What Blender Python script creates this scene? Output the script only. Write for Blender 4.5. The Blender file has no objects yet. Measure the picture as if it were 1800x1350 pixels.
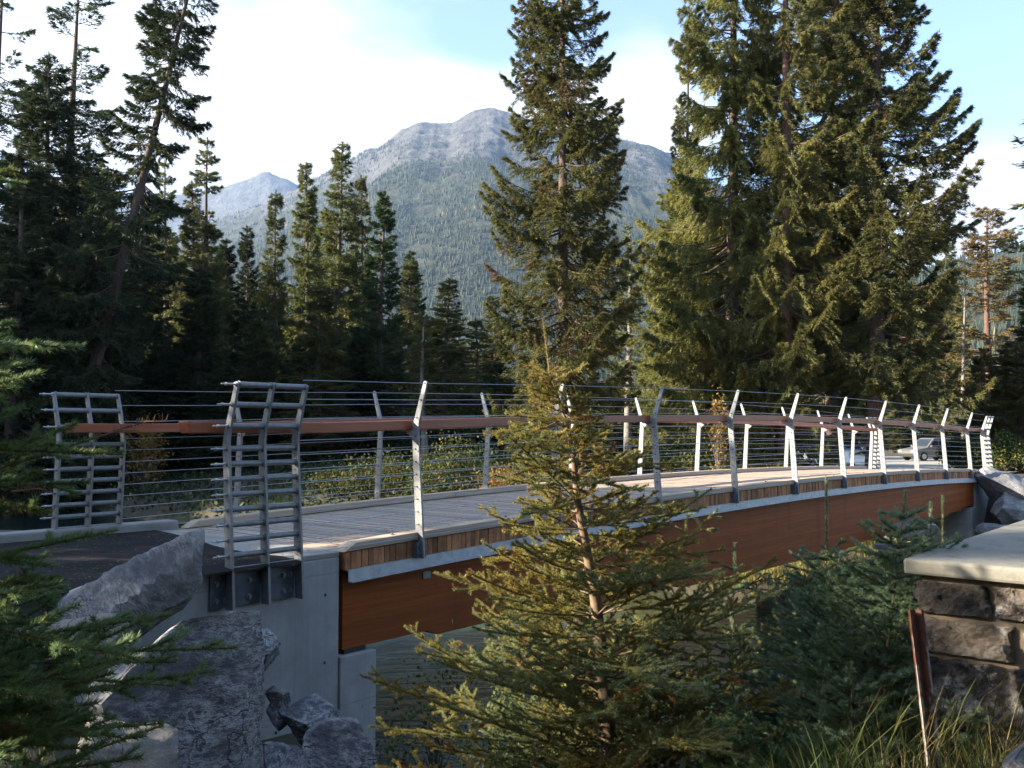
import bpy, math, random
import numpy as np
from mathutils import Vector, Matrix

scene = bpy.context.scene
R = math.radians
# ------------------------------------------------------------------ camera
EYE = 1.05
PITCH = R(2.845)
FPX = 1650.0
cam_d = bpy.data.cameras.new('camera')
cam_d.sensor_width = 36.0
cam_d.lens = 36.0 * FPX / 1800.0
cam_d.clip_start = 0.05
cam_d.clip_end = 20000
cam = bpy.data.objects.new('camera', cam_d)
scene.collection.objects.link(cam)
cam.location = (0, 0, EYE)
cam.rotation_euler = (math.pi / 2 + PITCH, 0, 0)
scene.camera = cam

# ------------------------------------------------------------------ light
SUN_AZ = math.atan2(-1.0, -0.18)          # clockwise from +Y
SUN_EL = R(21.5)
SUN_DIR = Vector((math.sin(SUN_AZ) * math.cos(SUN_EL), math.cos(SUN_AZ) * math.cos(SUN_EL), math.sin(SUN_EL)))
sun_d = bpy.data.lights.new('sun', 'SUN')
sun_d.energy = 5.0
sun_d.angle = R(0.5)
sun_d.color = (1.0, 0.89, 0.72)
sun = bpy.data.objects.new('sun', sun_d)
sun.rotation_euler = (-SUN_DIR).to_track_quat('-Z', 'Y').to_euler()
scene.collection.objects.link(sun)

world = bpy.data.worlds.new('World')
scene.world = world
world.use_nodes = True
wt = world.node_tree
wn, wl = wt.nodes, wt.links
wn.clear()
wout = wn.new('ShaderNodeOutputWorld')
wbg = wn.new('ShaderNodeBackground')
wbg.inputs['Strength'].default_value = 0.090
sky = wn.new('ShaderNodeTexSky')
sky.sky_type = 'NISHITA'
sky.sun_disc = False
sky.sun_elevation = SUN_EL
sky.sun_rotation = SUN_AZ % (2 * math.pi)
sky.altitude = 1400
sky.air_density = 1.0
sky.dust_density = 2.2
sky.ozone_density = 1.4


def wmath(op, a, b=None, c=None, clamp=False):
    n = wn.new('ShaderNodeMath')
    n.operation = op
    n.use_clamp = clamp
    for i, q in enumerate((a, b, c)):
        if q is None:
            continue
        if isinstance(q, (int, float)):
            n.inputs[i].default_value = q
        else:
            wl.new(q, n.inputs[i])
    return n.outputs[0]


tc = wn.new('ShaderNodeTexCoord')
sepd = wn.new('ShaderNodeSeparateXYZ')
wl.new(tc.outputs['Generated'], sepd.inputs[0])
# clouds lie on a high flat layer: direction / elevation
zz = wmath('MAXIMUM', sepd.outputs[2], 0.04)
zz = wmath('ADD', zz, 0.12)
cx = wmath('DIVIDE', sepd.outputs[0], zz)
cy = wmath('DIVIDE', sepd.outputs[1], zz)
comb = wn.new('ShaderNodeCombineXYZ')
wl.new(cx, comb.inputs[0])
wl.new(cy, comb.inputs[1])
nz = wn.new('ShaderNodeTexNoise')
nz.inputs['Scale'].default_value = 1.25
nz.inputs['Detail'].default_value = 9
nz.inputs['Roughness'].default_value = 0.56
nz.inputs['Distortion'].default_value = 0.25
wl.new(comb.outputs[0], nz.inputs['Vector'])


def blob(px, py, sx, sy, gain):
    """bank of cloud centred on a sky direction, sx / sy in radians"""
    dx, dy = (px - 900) / FPX, (675 - py) / FPX
    az0 = math.atan2(dx, math.cos(PITCH) - dy * math.sin(PITCH))
    el0 = math.atan2(math.sin(PITCH) + dy * math.cos(PITCH), 1)
    az = wmath('ARCTAN2', sepd.outputs[0], sepd.outputs[1])
    el = wmath('ARCSINE', sepd.outputs[2])
    a = wmath('MULTIPLY', wmath('SUBTRACT', az, az0), 1 / sx)
    b = wmath('MULTIPLY', wmath('SUBTRACT', el, el0), 1 / sy)
    r2 = wmath('ADD', wmath('MULTIPLY', a, a), wmath('MULTIPLY', b, b))
    return wmath('MULTIPLY', wmath('POWER', 2.718, wmath('MULTIPLY', r2, -1.0)), gain)


dens = wmath('ADD', blob(330, 190, 0.28, 0.13, 0.42), blob(1140, 150, 0.085, 0.075, 0.30))
dens = wmath('ADD', dens, blob(700, 210, 0.20, 0.055, 0.30))
dens = wmath('ADD', dens, blob(1740, 345, 0.09, 0.032, 0.34))
dens = wmath('ADD', dens, blob(1700, 450, 0.12, 0.035, 0.36))
dens = wmath('ADD', dens, blob(1100, 240, 0.12, 0.035, 0.20))
dens = wmath('ADD', dens, wmath('SUBTRACT', nz.outputs['Fac'], 0.5))
cl = wn.new('ShaderNodeMapRange')
cl.interpolation_type = 'SMOOTHSTEP'
wl.new(dens, cl.inputs['Value'])
cl.inputs['From Min'].default_value = 0.04
cl.inputs['From Max'].default_value = 0.40
mixc = wn.new('ShaderNodeMix')
mixc.data_type = 'RGBA'
wl.new(wmath('MAXIMUM', cl.outputs[0], 0.07), mixc.inputs['Factor'])
wl.new(sky.outputs[0], mixc.inputs['A'])
mixc.inputs['B'].default_value = (3.0, 3.0, 3.05, 1)
wl.new(mixc.outputs['Result'], wbg.inputs['Color'])
wl.new(wbg.outputs[0], wout.inputs['Surface'])

scene.view_settings.view_transform = 'Standard'
scene.view_settings.look = 'None'
scene.view_settings.exposure = 2.4
scene.view_settings.gamma = 1.0
scene.view_settings.use_curve_mapping = False
scene.render.engine = 'CYCLES'
scene.cycles.use_denoising = True
scene.cycles.max_bounces = 6
scene.cycles.diffuse_bounces = 3
scene.cycles.glossy_bounces = 2
scene.cycles.transmission_bounces = 3
scene.cycles.transparent_max_bounces = 8
scene.cycles.volume_bounces = 0
scene.cycles.caustics_reflective = False
scene.cycles.caustics_refractive = False
scene.cycles.sample_clamp_indirect = 4.0

# ------------------------------------------------------------------ helpers
rng = np.random.default_rng(7)


def P(px, py, Y):
    """world point on the sight line of a photo pixel at world depth Y (used to survey where things stand)"""
    dx, dy = (px - 900) / FPX, (675 - py) / FPX
    f = math.cos(PITCH) - dy * math.sin(PITCH)
    return Vector((dx / f * Y, Y, EYE + (math.sin(PITCH) + dy * math.cos(PITCH)) / f * Y))


def smooth(a, b, x):
    t = np.clip((np.asarray(x, float) - a) / (b - a), 0, 1)
    return t * t * (3 - 2 * t)


def _hash(ix, iy, iz, seed):
    h = (ix * 374761393 + iy * 668265263 + iz * 2147483647 + seed * 1274126177) & 0xFFFFFFFF
    h = ((h ^ (h >> 13)) * 1274126177) & 0xFFFFFFFF
    h = h ^ (h >> 16)
    return (h & 0xFFFF) / 65535.0


def vnoise(p, seed=0):
    p = np.asarray(p, float)
    i = np.floor(p).astype(np.int64)
    f = p - i
    f = f * f * (3 - 2 * f)
    out = 0
    for dx in (0, 1):
        for dy in (0, 1):
            for dz in (0, 1):
                w = (f[..., 0] if dx else 1 - f[..., 0]) * (f[..., 1] if dy else 1 - f[..., 1]) * (f[..., 2] if dz else 1 - f[..., 2])
                out = out + w * _hash(i[..., 0] + dx, i[..., 1] + dy, i[..., 2] + dz, seed)
    return out * 2 - 1


def fbm(p, octv=4, seed=0, gain=0.5):
    p = np.asarray(p, float)
    a, s, out = 1.0, 0.0, 0.0
    for o in range(octv):
        out = out + a * vnoise(p * 2 ** o + 17.3 * o, seed + o)
        s += a
        a *= gain
    return out / s


def ridged(p, octv=5, seed=0, gain=0.5):
    p = np.asarray(p, float)
    a, s, out = 1.0, 0.0, 0.0
    for o in range(octv):
        out = out + a * (1 - 2 * np.abs(vnoise(p * 2 ** o + 9.1 * o, seed + o)))
        s += a
        a *= gain
    return out / s


def tag(o, label=None, cat=None, group=None, kind=None):
    if label:
        o['label'] = label
    if cat:
        o['category'] = cat
    if group:
        o['group'] = group
    if kind:
        o['kind'] = kind
    return o


def link(o, parent=None):
    scene.collection.objects.link(o)
    if parent is not None:
        o.parent = parent
    return o


def empty(name, loc=(0, 0, 0), rz=0.0, label=None, cat=None, group=None):
    o = bpy.data.objects.new(name, None)
    o.empty_display_size = 0.2
    o.location = loc
    o.rotation_euler = (0, 0, rz)
    link(o)
    return tag(o, label, cat, group)


def mesh_np(name, verts, tris=None, quads=None, mats=(), mat_idx=None, attr=None, smooth_shade=False):
    """tris (N,3), quads (M,4); material index per face, tris first; attr = per-vertex float 'tint'"""
    me = bpy.data.meshes.new(name)
    verts = np.asarray(verts, np.float32).reshape(-1, 3)
    nt = 0 if tris is None else len(tris)
    nq = 0 if quads is None else len(quads)
    me.vertices.add(len(verts))
    me.vertices.foreach_set('co', verts.ravel())
    loops, starts = [], []
    if nt:
        loops.append(np.asarray(tris, np.int32).ravel())
        starts.append(np.arange(nt, dtype=np.int32) * 3)
    if nq:
        loops.append(np.asarray(quads, np.int32).ravel())
        starts.append(nt * 3 + np.arange(nq, dtype=np.int32) * 4)
    loops = np.concatenate(loops)
    me.loops.add(len(loops))
    me.loops.foreach_set('vertex_index', loops)
    me.polygons.add(nt + nq)
    me.polygons.foreach_set('loop_start', np.concatenate(starts))
    for m in mats:
        me.materials.append(m)
    if mat_idx is not None:
        me.polygons.foreach_set('material_index', np.asarray(mat_idx, np.int32))
    if smooth_shade:
        me.polygons.foreach_set('use_smooth', np.ones(nt + nq, bool))
    else:
        me.polygons.foreach_set('use_smooth', np.zeros(nt + nq, bool))
    if attr is not None:
        a = me.attributes.new('tint', 'FLOAT', 'POINT')
        a.data.foreach_set('value', np.asarray(attr, np.float32))
    me.update(calc_edges=True)
    me.validate()
    return me


def mobj(name, me, parent=None, loc=(0, 0, 0), rz=0.0):
    o = bpy.data.objects.new(name, me)
    o.location = loc
    o.rotation_euler = (0, 0, rz)
    return link(o, parent)


class MB:
    """collects boxes, prisms and tubes into ONE mesh"""

    def __init__(self):
        self.v, self.f, self.m = [], [], []

    def add(self, verts, faces, mi=0):
        b = len(self.v)
        self.v += [tuple(map(float, p)) for p in verts]
        self.f += [tuple(b + i for i in f) for f in faces]
        self.m += list(mi) if isinstance(mi, (list, tuple)) else [mi] * len(faces)

    def box(self, a, b, mi=0):
        x0, y0, z0 = a
        x1, y1, z1 = b
        v = [(x0, y0, z0), (x1, y0, z0), (x1, y1, z0), (x0, y1, z0), (x0, y0, z1), (x1, y0, z1), (x1, y1, z1), (x0, y1, z1)]
        self.add(v, [(0, 3, 2, 1), (4, 5, 6, 7), (0, 1, 5, 4), (1, 2, 6, 5), (2, 3, 7, 6), (3, 0, 4, 7)], mi)

    def tube(self, pts, rad, n=8, mi=0, caps=True):
        pts = [Vector(p) for p in pts]
        if not hasattr(rad, '__len__'):
            rad = [rad] * len(pts)
        v, f = [], []
        for i, p in enumerate(pts):
            d = (pts[min(i + 1, len(pts) - 1)] - pts[max(i - 1, 0)]).normalized()
            u = d.cross(Vector((0, 0, 1)))
            if u.length < 1e-3:
                u = d.cross(Vector((0, 1, 0)))
            u.normalize()
            w = d.cross(u)
            for k in range(n):
                a = 2 * math.pi * k / n
                v.append(p + (u * math.cos(a) + w * math.sin(a)) * rad[i])
        for i in range(len(pts) - 1):
            for k in range(n):
                f.append((i * n + k, i * n + (k + 1) % n, (i + 1) * n + (k + 1) % n, (i + 1) * n + k))
        if caps:
            f.append(tuple(range(n - 1, -1, -1)))
            f.append(tuple(range((len(pts) - 1) * n, len(pts) * n)))
        self.add(v, f, mi)

    def prism(self, poly, axis_fn, t0, t1, mi=0):
        """poly: list of 2D points, axis_fn(p, t) -> 3D"""
        n = len(poly)
        v = [axis_fn(p, t0) for p in poly] + [axis_fn(p, t1) for p in poly]
        f = [tuple(range(n - 1, -1, -1)), tuple(range(n, 2 * n))]
        f += [(i, (i + 1) % n, n + (i + 1) % n, n + i) for i in range(n)]
        self.add(v, f, mi)

    def build(self, name, mats, parent=None, loc=(0, 0, 0), rz=0.0, bevel=0.0, smooth_shade=False, seg=2):
        me = bpy.data.meshes.new(name)
        me.from_pydata(self.v, [], self.f)
        for m in (mats if isinstance(mats, (list, tuple)) else [mats]):
            me.materials.append(m)
        me.polygons.foreach_set('material_index', self.m)
        me.update()
        o = mobj(name, me, parent, loc, rz)
        fix_normals(me)
        if smooth_shade:
            me.polygons.foreach_set('use_smooth', [True] * len(me.polygons))
            me.set_sharp_from_angle(angle=R(40))
        if bevel:
            b = o.modifiers.new('bevel', 'BEVEL')
            b.width = bevel
            b.segments = seg
            b.limit_method = 'ANGLE'
            b.angle_limit = R(35)
        return o


def fix_normals(me):
    import bmesh
    bm = bmesh.new()
    bm.from_mesh(me)
    bmesh.ops.recalc_face_normals(bm, faces=bm.faces)
    bm.to_mesh(me)
    bm.free()


# ------------------------------------------------------------------ materials
class NT:
    def __init__(self, name, rough=0.8):
        self.m = bpy.data.materials.new(name)
        self.m.use_nodes = True
        self.t = self.m.node_tree
        self.n, self.l = self.t.nodes, self.t.links
        self.b = self.n['Principled BSDF']
        self.out = self.n['Material Output']
        self.b.inputs['Roughness'].default_value = rough
        self._tc = None

    def set(self, sock, val):
        s = self.b.inputs[sock] if isinstance(sock, str) else sock
        if hasattr(val, 'links') or hasattr(val, 'is_linked'):
            self.l.new(val, s)
        else:
            s.default_value = val

    def coord(self, scale=(1, 1, 1), kind='Object', rot=(0, 0, 0)):
        if self._tc is None:
            self._tc = self.n.new('ShaderNodeTexCoord')
        mp = self.n.new('ShaderNodeMapping')
        mp.inputs['Scale'].default_value = scale
        mp.inputs['Rotation'].default_value = rot
        self.l.new(self._tc.outputs[kind], mp.inputs[0])
        return mp.outputs[0]

    def pos(self):
        return self.n.new('ShaderNodeNewGeometry').outputs['Position']

    def noise(self, vec, scale, detail=4, rough=0.5, dist=0.0):
        t = self.n.new('ShaderNodeTexNoise')
        t.inputs['Scale'].default_value = scale
        t.inputs['Detail'].default_value = detail
        t.inputs['Roughness'].default_value = rough
        t.inputs['Distortion'].default_value = dist
        self.l.new(vec, t.inputs['Vector'])
        return t.outputs['Fac']

    def voronoi(self, vec, scale, feature='F1'):
        t = self.n.new('ShaderNodeTexVoronoi')
        t.feature = feature
        t.inputs['Scale'].default_value = scale
        self.l.new(vec, t.inputs['Vector'])
        return t.outputs['Distance']

    def ramp(self, fac, stops):
        r = self.n.new('ShaderNodeValToRGB')
        el = r.color_ramp.elements
        while len(el) < len(stops):
            el.new(0.5)
        for e, (p, c) in zip(el, stops):
            e.position = p
            e.color = (*c, 1) if len(c) == 3 else c
        self.l.new(fac, r.inputs[0])
        return r.outputs[0]

    def mix(self, fac, a, b, mode='MIX'):
        m = self.n.new('ShaderNodeMix')
        m.data_type = 'RGBA'
        m.blend_type = mode
        for s, q in (('Factor', fac), ('A', a), ('B', b)):
            if hasattr(q, 'is_linked'):
                self.l.new(q, m.inputs[s])
            elif s == 'Factor':
                m.inputs[s].default_value = q
            else:
                m.inputs[s].default_value = (*q, 1) if len(q) == 3 else q
        return m.outputs['Result']

    def math(self, op, a, b=0.0, clamp=False):
        m = self.n.new('ShaderNodeMath')
        m.operation = op
        m.use_clamp = clamp
        for i, q in enumerate((a, b)):
            if hasattr(q, 'is_linked'):
                self.l.new(q, m.inputs[i])
            else:
                m.inputs[i].default_value = q
        return m.outputs[0]

    def maprange(self, v, a, b, c=0.0, d=1.0):
        m = self.n.new('ShaderNodeMapRange')
        m.inputs['From Min'].default_value = a
        m.inputs['From Max'].default_value = b
        m.inputs['To Min'].default_value = c
        m.inputs['To Max'].default_value = d
        self.l.new(v, m.inputs['Value'])
        return m.outputs[0]

    def island(self):
        return self.n.new('ShaderNodeNewGeometry').outputs['Random Per Island']

    def attr(self, name):
        a = self.n.new('ShaderNodeAttribute')
        a.attribute_name = name
        return a.outputs['Fac']

    def objrand(self):
        return self.n.new('ShaderNodeObjectInfo').outputs['Random']

    def bump(self, h, strength=0.3, dist=0.02):
        b = self.n.new('ShaderNodeBump')
        b.inputs['Strength'].default_value = strength
        b.inputs['Distance'].default_value = dist
        self.l.new(h, b.inputs['Height'])
        self.l.new(b.outputs[0], self.b.inputs['Normal'])
        return b


def foliage_mat(name, dark, mid, light, dead=None, trans=0.3, dead_at=0.93, scale=0.5, objvar=0.25):
    """needles / leaves: clump noise + random per sprig, part of the light passing through"""
    k = NT(name, 0.62)
    c = k.coord()
    n1 = k.noise(c, scale, 3, 0.55)
    n2 = k.island()
    f = k.math('ADD', k.math('MULTIPLY', k.maprange(n1, 0.3, 0.7), 0.6), k.math('MULTIPLY', n2, 0.4))
    col = k.ramp(f, [(0.1, dark), (0.5, mid), (0.92, light)])
    if dead is not None:
        n3 = k.noise(c, scale * 1.9, 2, 0.5)
        d = k.math('ADD', n3, k.math('MULTIPLY', n2, 0.25))
        col = k.mix(k.maprange(d, dead_at - 0.12, dead_at), col, dead)
    hs = k.n.new('ShaderNodeHueSaturation')
    k.l.new(col, hs.inputs['Color'])
    r = k.objrand()
    k.l.new(k.maprange(r, 0, 1, 0.485, 0.515), hs.inputs['Hue'])
    k.l.new(k.maprange(r, 0, 1, 1 - objvar, 1 + objvar), hs.inputs['Value'])
    col = hs.outputs[0]
    k.set('Base Color', col)
    k.b.inputs['Specular IOR Level'].default_value = 0.25
    tr = k.n.new('ShaderNodeBsdfTranslucent')
    k.l.new(col, tr.inputs['Color'])
    ms = k.n.new('ShaderNodeMixShader')
    ms.inputs[0].default_value = trans
    k.l.new(k.b.outputs[0], ms.inputs[1])
    k.l.new(tr.outputs[0], ms.inputs[2])
    k.l.new(ms.outputs[0], k.out.inputs['Surface'])
    return k.m


def needle_mat(name, dark, mid, light, dead, trans=0.38):
    """near needles: the 'tint' attribute runs from old inner (0) to young outer needles (1); <0 is dead"""
    k = NT(name, 0.5)
    t = k.attr('tint')
    n2 = k.island()
    f = k.math('ADD', k.math('MULTIPLY', t, 0.8), k.math('MULTIPLY', n2, 0.2))
    col = k.ramp(f, [(0.0, dark), (0.5, mid), (1.0, light)])
    col = k.mix(k.maprange(t, -0.05, -0.25), col, dead)
    k.set('Base Color', col)
    k.b.inputs['Specular IOR Level'].default_value = 0.35
    tr = k.n.new('ShaderNodeBsdfTranslucent')
    k.l.new(col, tr.inputs['Color'])
    ms = k.n.new('ShaderNodeMixShader')
    ms.inputs[0].default_value = trans
    k.l.new(k.b.outputs[0], ms.inputs[1])
    k.l.new(tr.outputs[0], ms.inputs[2])
    k.l.new(ms.outputs[0], k.out.inputs['Surface'])
    return k.m


def simple(name, col, rough=0.7, metal=0.0, nscale=None, var=0.25, bump=0.0, bscale=None):
    k = NT(name, rough)
    k.b.inputs['Metallic'].default_value = metal
    if nscale:
        n = k.noise(k.coord(), nscale, 5, 0.6)
        a = tuple(c * (1 - var) for c in col)
        b = tuple(min(1, c * (1 + var)) for c in col)
        k.set('Base Color', k.ramp(n, [(0.3, a), (0.7, b)]))
        if bump:
            k.bump(k.noise(k.coord(), bscale or nscale * 3, 4, 0.6), bump, 0.01)
    else:
        k.set('Base Color', (*col, 1))
    return k.m


def mat_wood(name, a, b, grain=(1.5, 40, 40), rough=0.75, island=0.0, c=None, bump=0.25):
    k = NT(name, rough)
    n = k.noise(k.coord(grain), 1.0, 5, 0.6, 0.3)
    col = k.ramp(n, [(0.3, a), (0.7, b)])
    if island:
        v = k.maprange(k.island(), 0, 1, 1 - island, 1 + island)
        hs = k.n.new('ShaderNodeHueSaturation')
        k.l.new(col, hs.inputs['Color'])
        k.l.new(v, hs.inputs['Value'])
        col = hs.outputs[0]
    if c is not None:
        col = k.mix(k.maprange(k.noise(k.coord(), 1.3, 3), 0.45, 0.7), col, c)
    k.set('Base Color', col)
    k.bump(n, bump, 0.004)
    return k.m


def mat_glulam(name, a, b, grain=(1.2, 30, 26), rough=0.6, bump=0.15):
    k = NT(name, rough)
    k.b.inputs['Specular IOR Level'].default_value = 0.18
    n = k.noise(k.coord(grain), 1.0, 6, 0.65, 0.4)
    col = k.ramp(n, [(0.3, a), (0.7, b)])
    sp = k.n.new('ShaderNodeSeparateXYZ')
    k.l.new(k.coord(), sp.inputs[0])
    # glue lines between laminations, boards of slightly different tone
    zz_ = k.math('MULTIPLY', sp.outputs[2], 1 / 0.042)
    fr = k.math('FRACT', zz_)
    line = k.maprange(k.math('ABSOLUTE', k.math('SUBTRACT', fr, 0.5)), 0.44, 0.49)
    fl = k.n.new('ShaderNodeCombineXYZ')
    k.l.new(k.math('FLOOR', zz_), fl.inputs[2])
    k.l.new(k.math('FLOOR', k.math('MULTIPLY', sp.outputs[0], 0.31)), fl.inputs[0])
    wnz = k.n.new('ShaderNodeTexWhiteNoise')
    k.l.new(fl.outputs[0], wnz.inputs['Vector'])
    hs = k.n.new('ShaderNodeHueSaturation')
    k.l.new(col, hs.inputs['Color'])
    k.l.new(k.maprange(wnz.outputs['Value'], 0, 1, 0.86, 1.12), hs.inputs['Value'])
    col = k.mix(k.math('MULTIPLY', line, 0.45), hs.outputs[0], tuple(x * 0.4 for x in a))
    st = k.noise(k.coord((3.5, 3.5, 0.5)), 1.0, 5, 0.65)
    col = k.mix(k.maprange(st, 0.52, 0.78, 0, 0.55), col, tuple(x * 0.5 for x in a))
    k.set('Base Color', col)
    k.bump(k.math('SUBTRACT', n, k.math('MULTIPLY', line, 0.5)), bump, 0.004)
    return k.m


def mat_concrete(name, base, stain=(0.2, 0.19, 0.18), streak=True):
    k = NT(name, 0.88)
    c = k.coord()
    n = k.noise(c, 3.0, 8, 0.65)
    col = k.ramp(n, [(0.25, tuple(x * 0.66 for x in base)), (0.75, tuple(x * 1.18 for x in base))])
    big = k.noise(c, 0.9, 4, 0.6)
    col = k.mix(k.maprange(big, 0.45, 0.7, 0, 0.35), col, tuple(x * 0.55 for x in base))
    if streak:
        s = k.noise(k.coord((5, 5, 0.35)), 1.0, 4, 0.6)
        col = k.mix(k.maprange(s, 0.5, 0.8, 0, 0.5), col, stain)
    so = k.n.new('ShaderNodeSeparateXYZ')
    k.l.new(c, so.inputs[0])
    if streak:
        jz = k.math('ABSOLUTE', k.math('SUBTRACT', k.math('FRACT', k.math('MULTIPLY', k.math('ADD', so.outputs[2], 0.13), 1 / 1.1)), 0.5))
        jx = k.math('ABSOLUTE', k.math('SUBTRACT', k.math('FRACT', k.math('MULTIPLY', so.outputs[0], 1 / 1.22)), 0.5))
        seam = k.math('MAXIMUM', k.maprange(jz, 0.491, 0.498), k.maprange(jx, 0.493, 0.499))
        col = k.mix(k.math('MULTIPLY', seam, 0.4), col, tuple(x * 0.45 for x in base))
        dr = k.noise(k.coord((11, 11, 0.25)), 1.0, 5, 0.65)
        col = k.mix(k.maprange(dr, 0.56, 0.74, 0, 0.5), col, tuple(x * 0.5 for x in base))
    sp = k.voronoi(c, 14.0)
    col = k.mix(k.maprange(sp, 0.05, 0.03, 0, 0.6), col, tuple(x * 0.35 for x in base))
    k.set('Base Color', col)
    k.bump(k.noise(c, 40, 4, 0.6), 0.25, 0.004)
    return k.m


def mat_rock(name, dark, mid, vein, vein_amt=0.5, warm=None):
    k = NT(name, 0.82)
    c = k.coord()
    n = k.noise(c, 2.2, 9, 0.68, 0.3)
    col = k.ramp(n, [(0.28, dark), (0.55, tuple((a + b) / 2 for a, b in zip(dark, mid))), (0.75, mid)])
    # thin broken calcite seams
    st = k.coord((1, 1, 2.6), rot=(0.5, 0.35, 0.2))
    w = k.noise(st, 4.5, 12, 0.78, 0.5)
    seams = k.maprange(k.math('ABSOLUTE', k.math('SUBTRACT', w, 0.5)), 0.022, 0.003)
    patch = k.maprange(k.noise(c, 1.7, 6, 0.65), 0.40, 0.54)
    col = k.mix(k.math('MULTIPLY', k.math('MULTIPLY', seams, patch), vein_amt, True), col, vein)
    # scuffed, crusted faces
    fl = k.noise(k.coord((1, 1, 2.2), rot=(0.4, 0.2, 0)), 16.0, 12, 0.82)
    col = k.mix(k.math('MULTIPLY', k.maprange(fl, 0.48, 0.60), k.math('MULTIPLY', patch, vein_amt * 0.85)), col, vein)
    if warm is not None:
        col = k.mix(k.maprange(k.noise(c, 2.1, 7, 0.65), 0.45, 0.65, 0, 0.8), col, warm)
    pt = k.n.new('ShaderNodeNewGeometry').outputs['Pointiness']
    col = k.mix(k.maprange(pt, 0.515, 0.60, 0, 0.55), col, vein)
    dirt = k.noise(c, 6.0, 6, 0.7)
    col = k.mix(k.maprange(dirt, 0.58, 0.72, 0, 0.5), col, tuple(x * 0.5 for x in dark))
    dn = k.n.new('ShaderNodeVectorMath')
    dn.operation = 'MULTIPLY_ADD'
    nzc = k.n.new('ShaderNodeTexNoise')
    nzc.inputs['Scale'].default_value = 3.0
    nzc.inputs['Detail'].default_value = 6
    k.l.new(c, nzc.inputs['Vector'])
    k.l.new(nzc.outputs['Color'], dn.inputs[0])
    dn.inputs[1].default_value = (0.9, 0.9, 0.9)
    k.l.new(st, dn.inputs[2])
    ck = k.voronoi(dn.outputs[0], 2.1, 'DISTANCE_TO_EDGE')
    crack = k.math('MULTIPLY', k.maprange(ck, 0.016, 0.003), k.maprange(k.noise(c, 1.9, 3, 0.5), 0.50, 0.60))
    col = k.mix(k.math('MULTIPLY', crack, 0.55), col, tuple(x * 0.5 for x in dark))
    k.set('Base Color', col)
    h = k.math('ADD', k.noise(c, 9, 12, 0.75), k.math('MULTIPLY', k.noise(st, 5, 10, 0.7), 0.8))
    h = k.math('SUBTRACT', h, k.math('MULTIPLY', crack, 0.8))
    k.bump(h, 1.0, 0.05)
    return k.m


M = {}
M['galv'] = simple('galvanised_steel', (0.205, 0.21, 0.213), 0.5, 0.3, 22, 0.18)
M['galv_bright'] = simple('bright_galvanised_channel', (0.40, 0.42, 0.44), 0.5, 0.25, 14, 0.2)
M['galv_dark'] = simple('dull_galvanised_plate', (0.10, 0.115, 0.14), 0.55, 0.4, 9, 0.4)
M['black'] = simple('black_rubber', (0.012, 0.012, 0.013), 0.6)
M['cable'] = simple('steel_cable', (0.42, 0.42, 0.42), 0.35, 0.6)
M['rail'] = mat_wood('red_stained_rail', (0.24, 0.055, 0.018), (0.35, 0.095, 0.034), (2, 30, 30), 0.42)
M['beam'] = mat_glulam('red_stained_glulam', (0.205, 0.046, 0.008), (0.31, 0.080, 0.015), (1.2, 30, 26), 0.6, bump=0.15)
M['deck_top'] = mat_wood('weathered_deck', (0.28, 0.24, 0.19), (0.43, 0.38, 0.305), (30, 1.2, 30), 0.85, 0.16)
M['deck_end'] = mat_wood('cut_board_ends', (0.20, 0.072, 0.027), (0.42, 0.185, 0.075), (18, 18, 8), 0.8, 0.45, bump=0.3)
M['curb'] = mat_wood('bleached_curb_timber', (0.36, 0.26, 0.18), (0.54, 0.43, 0.325), (1.6, 40, 40), 0.85, 0.08)
M['concrete'] = mat_concrete('cast_concrete', (0.36, 0.355, 0.34))
M['concrete_lt'] = mat_concrete('pale_concrete', (0.30, 0.285, 0.25), (0.22, 0.21, 0.17), False)
M['cap'] = mat_concrete('weathered_concrete_cap', (0.20, 0.19, 0.155), (0.10, 0.10, 0.08), False)
k_ = M['cap'].node_tree
b_ = k_.nodes['Principled BSDF']
src_ = b_.inputs['Base Color'].links[0].from_socket
tcn = k_.nodes.new('ShaderNodeTexCoord')
nn_ = k_.nodes.new('ShaderNodeTexNoise')
nn_.inputs['Scale'].default_value = 11
nn_.inputs['Detail'].default_value = 10
nn_.inputs['Roughness'].default_value = 0.75
k_.links.new(tcn.outputs['Object'], nn_.inputs['Vector'])
mr_ = k_.nodes.new('ShaderNodeMapRange')
mr_.inputs['From Min'].default_value = 0.50
mr_.inputs['From Max'].default_value = 0.66
mr_.inputs['To Max'].default_value = 0.7
k_.links.new(nn_.outputs['Fac'], mr_.inputs['Value'])
mx_ = k_.nodes.new('ShaderNodeMix')
mx_.data_type = 'RGBA'
k_.links.new(mr_.outputs[0], mx_.inputs['Factor'])
k_.links.new(src_, mx_.inputs['A'])
mx_.inputs['B'].default_value = (0.085, 0.08, 0.062, 1)
k_.links.new(mx_.outputs['Result'], b_.inputs['Base Color'])
M['rock'] = mat_rock('dark_limestone', (0.055, 0.056, 0.066), (0.22, 0.218, 0.235), (0.60, 0.59, 0.58), 1.0)
M['rock_grey'] = mat_rock('grey_limestone', (0.085, 0.085, 0.092), (0.32, 0.315, 0.315), (0.50, 0.48, 0.46), 0.8)
M['rock_pale'] = mat_rock('pale_tan_limestone', (0.12, 0.11, 0.10), (0.34, 0.31, 0.27), (0.52, 0.48, 0.42), 0.6, (0.36, 0.29, 0.20))
M['bark'] = simple('spruce_bark', (0.085, 0.058, 0.045), 0.9, 0, 14, 0.45, 0.6)
M['bark_red'] = simple('reddish_bark', (0.13, 0.07, 0.05), 0.9, 0, 12, 0.45, 0.6)
M['bark_grey'] = simple('grey_dead_bark', (0.20, 0.175, 0.15), 0.9, 0, 12, 0.35, 0.6)
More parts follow.
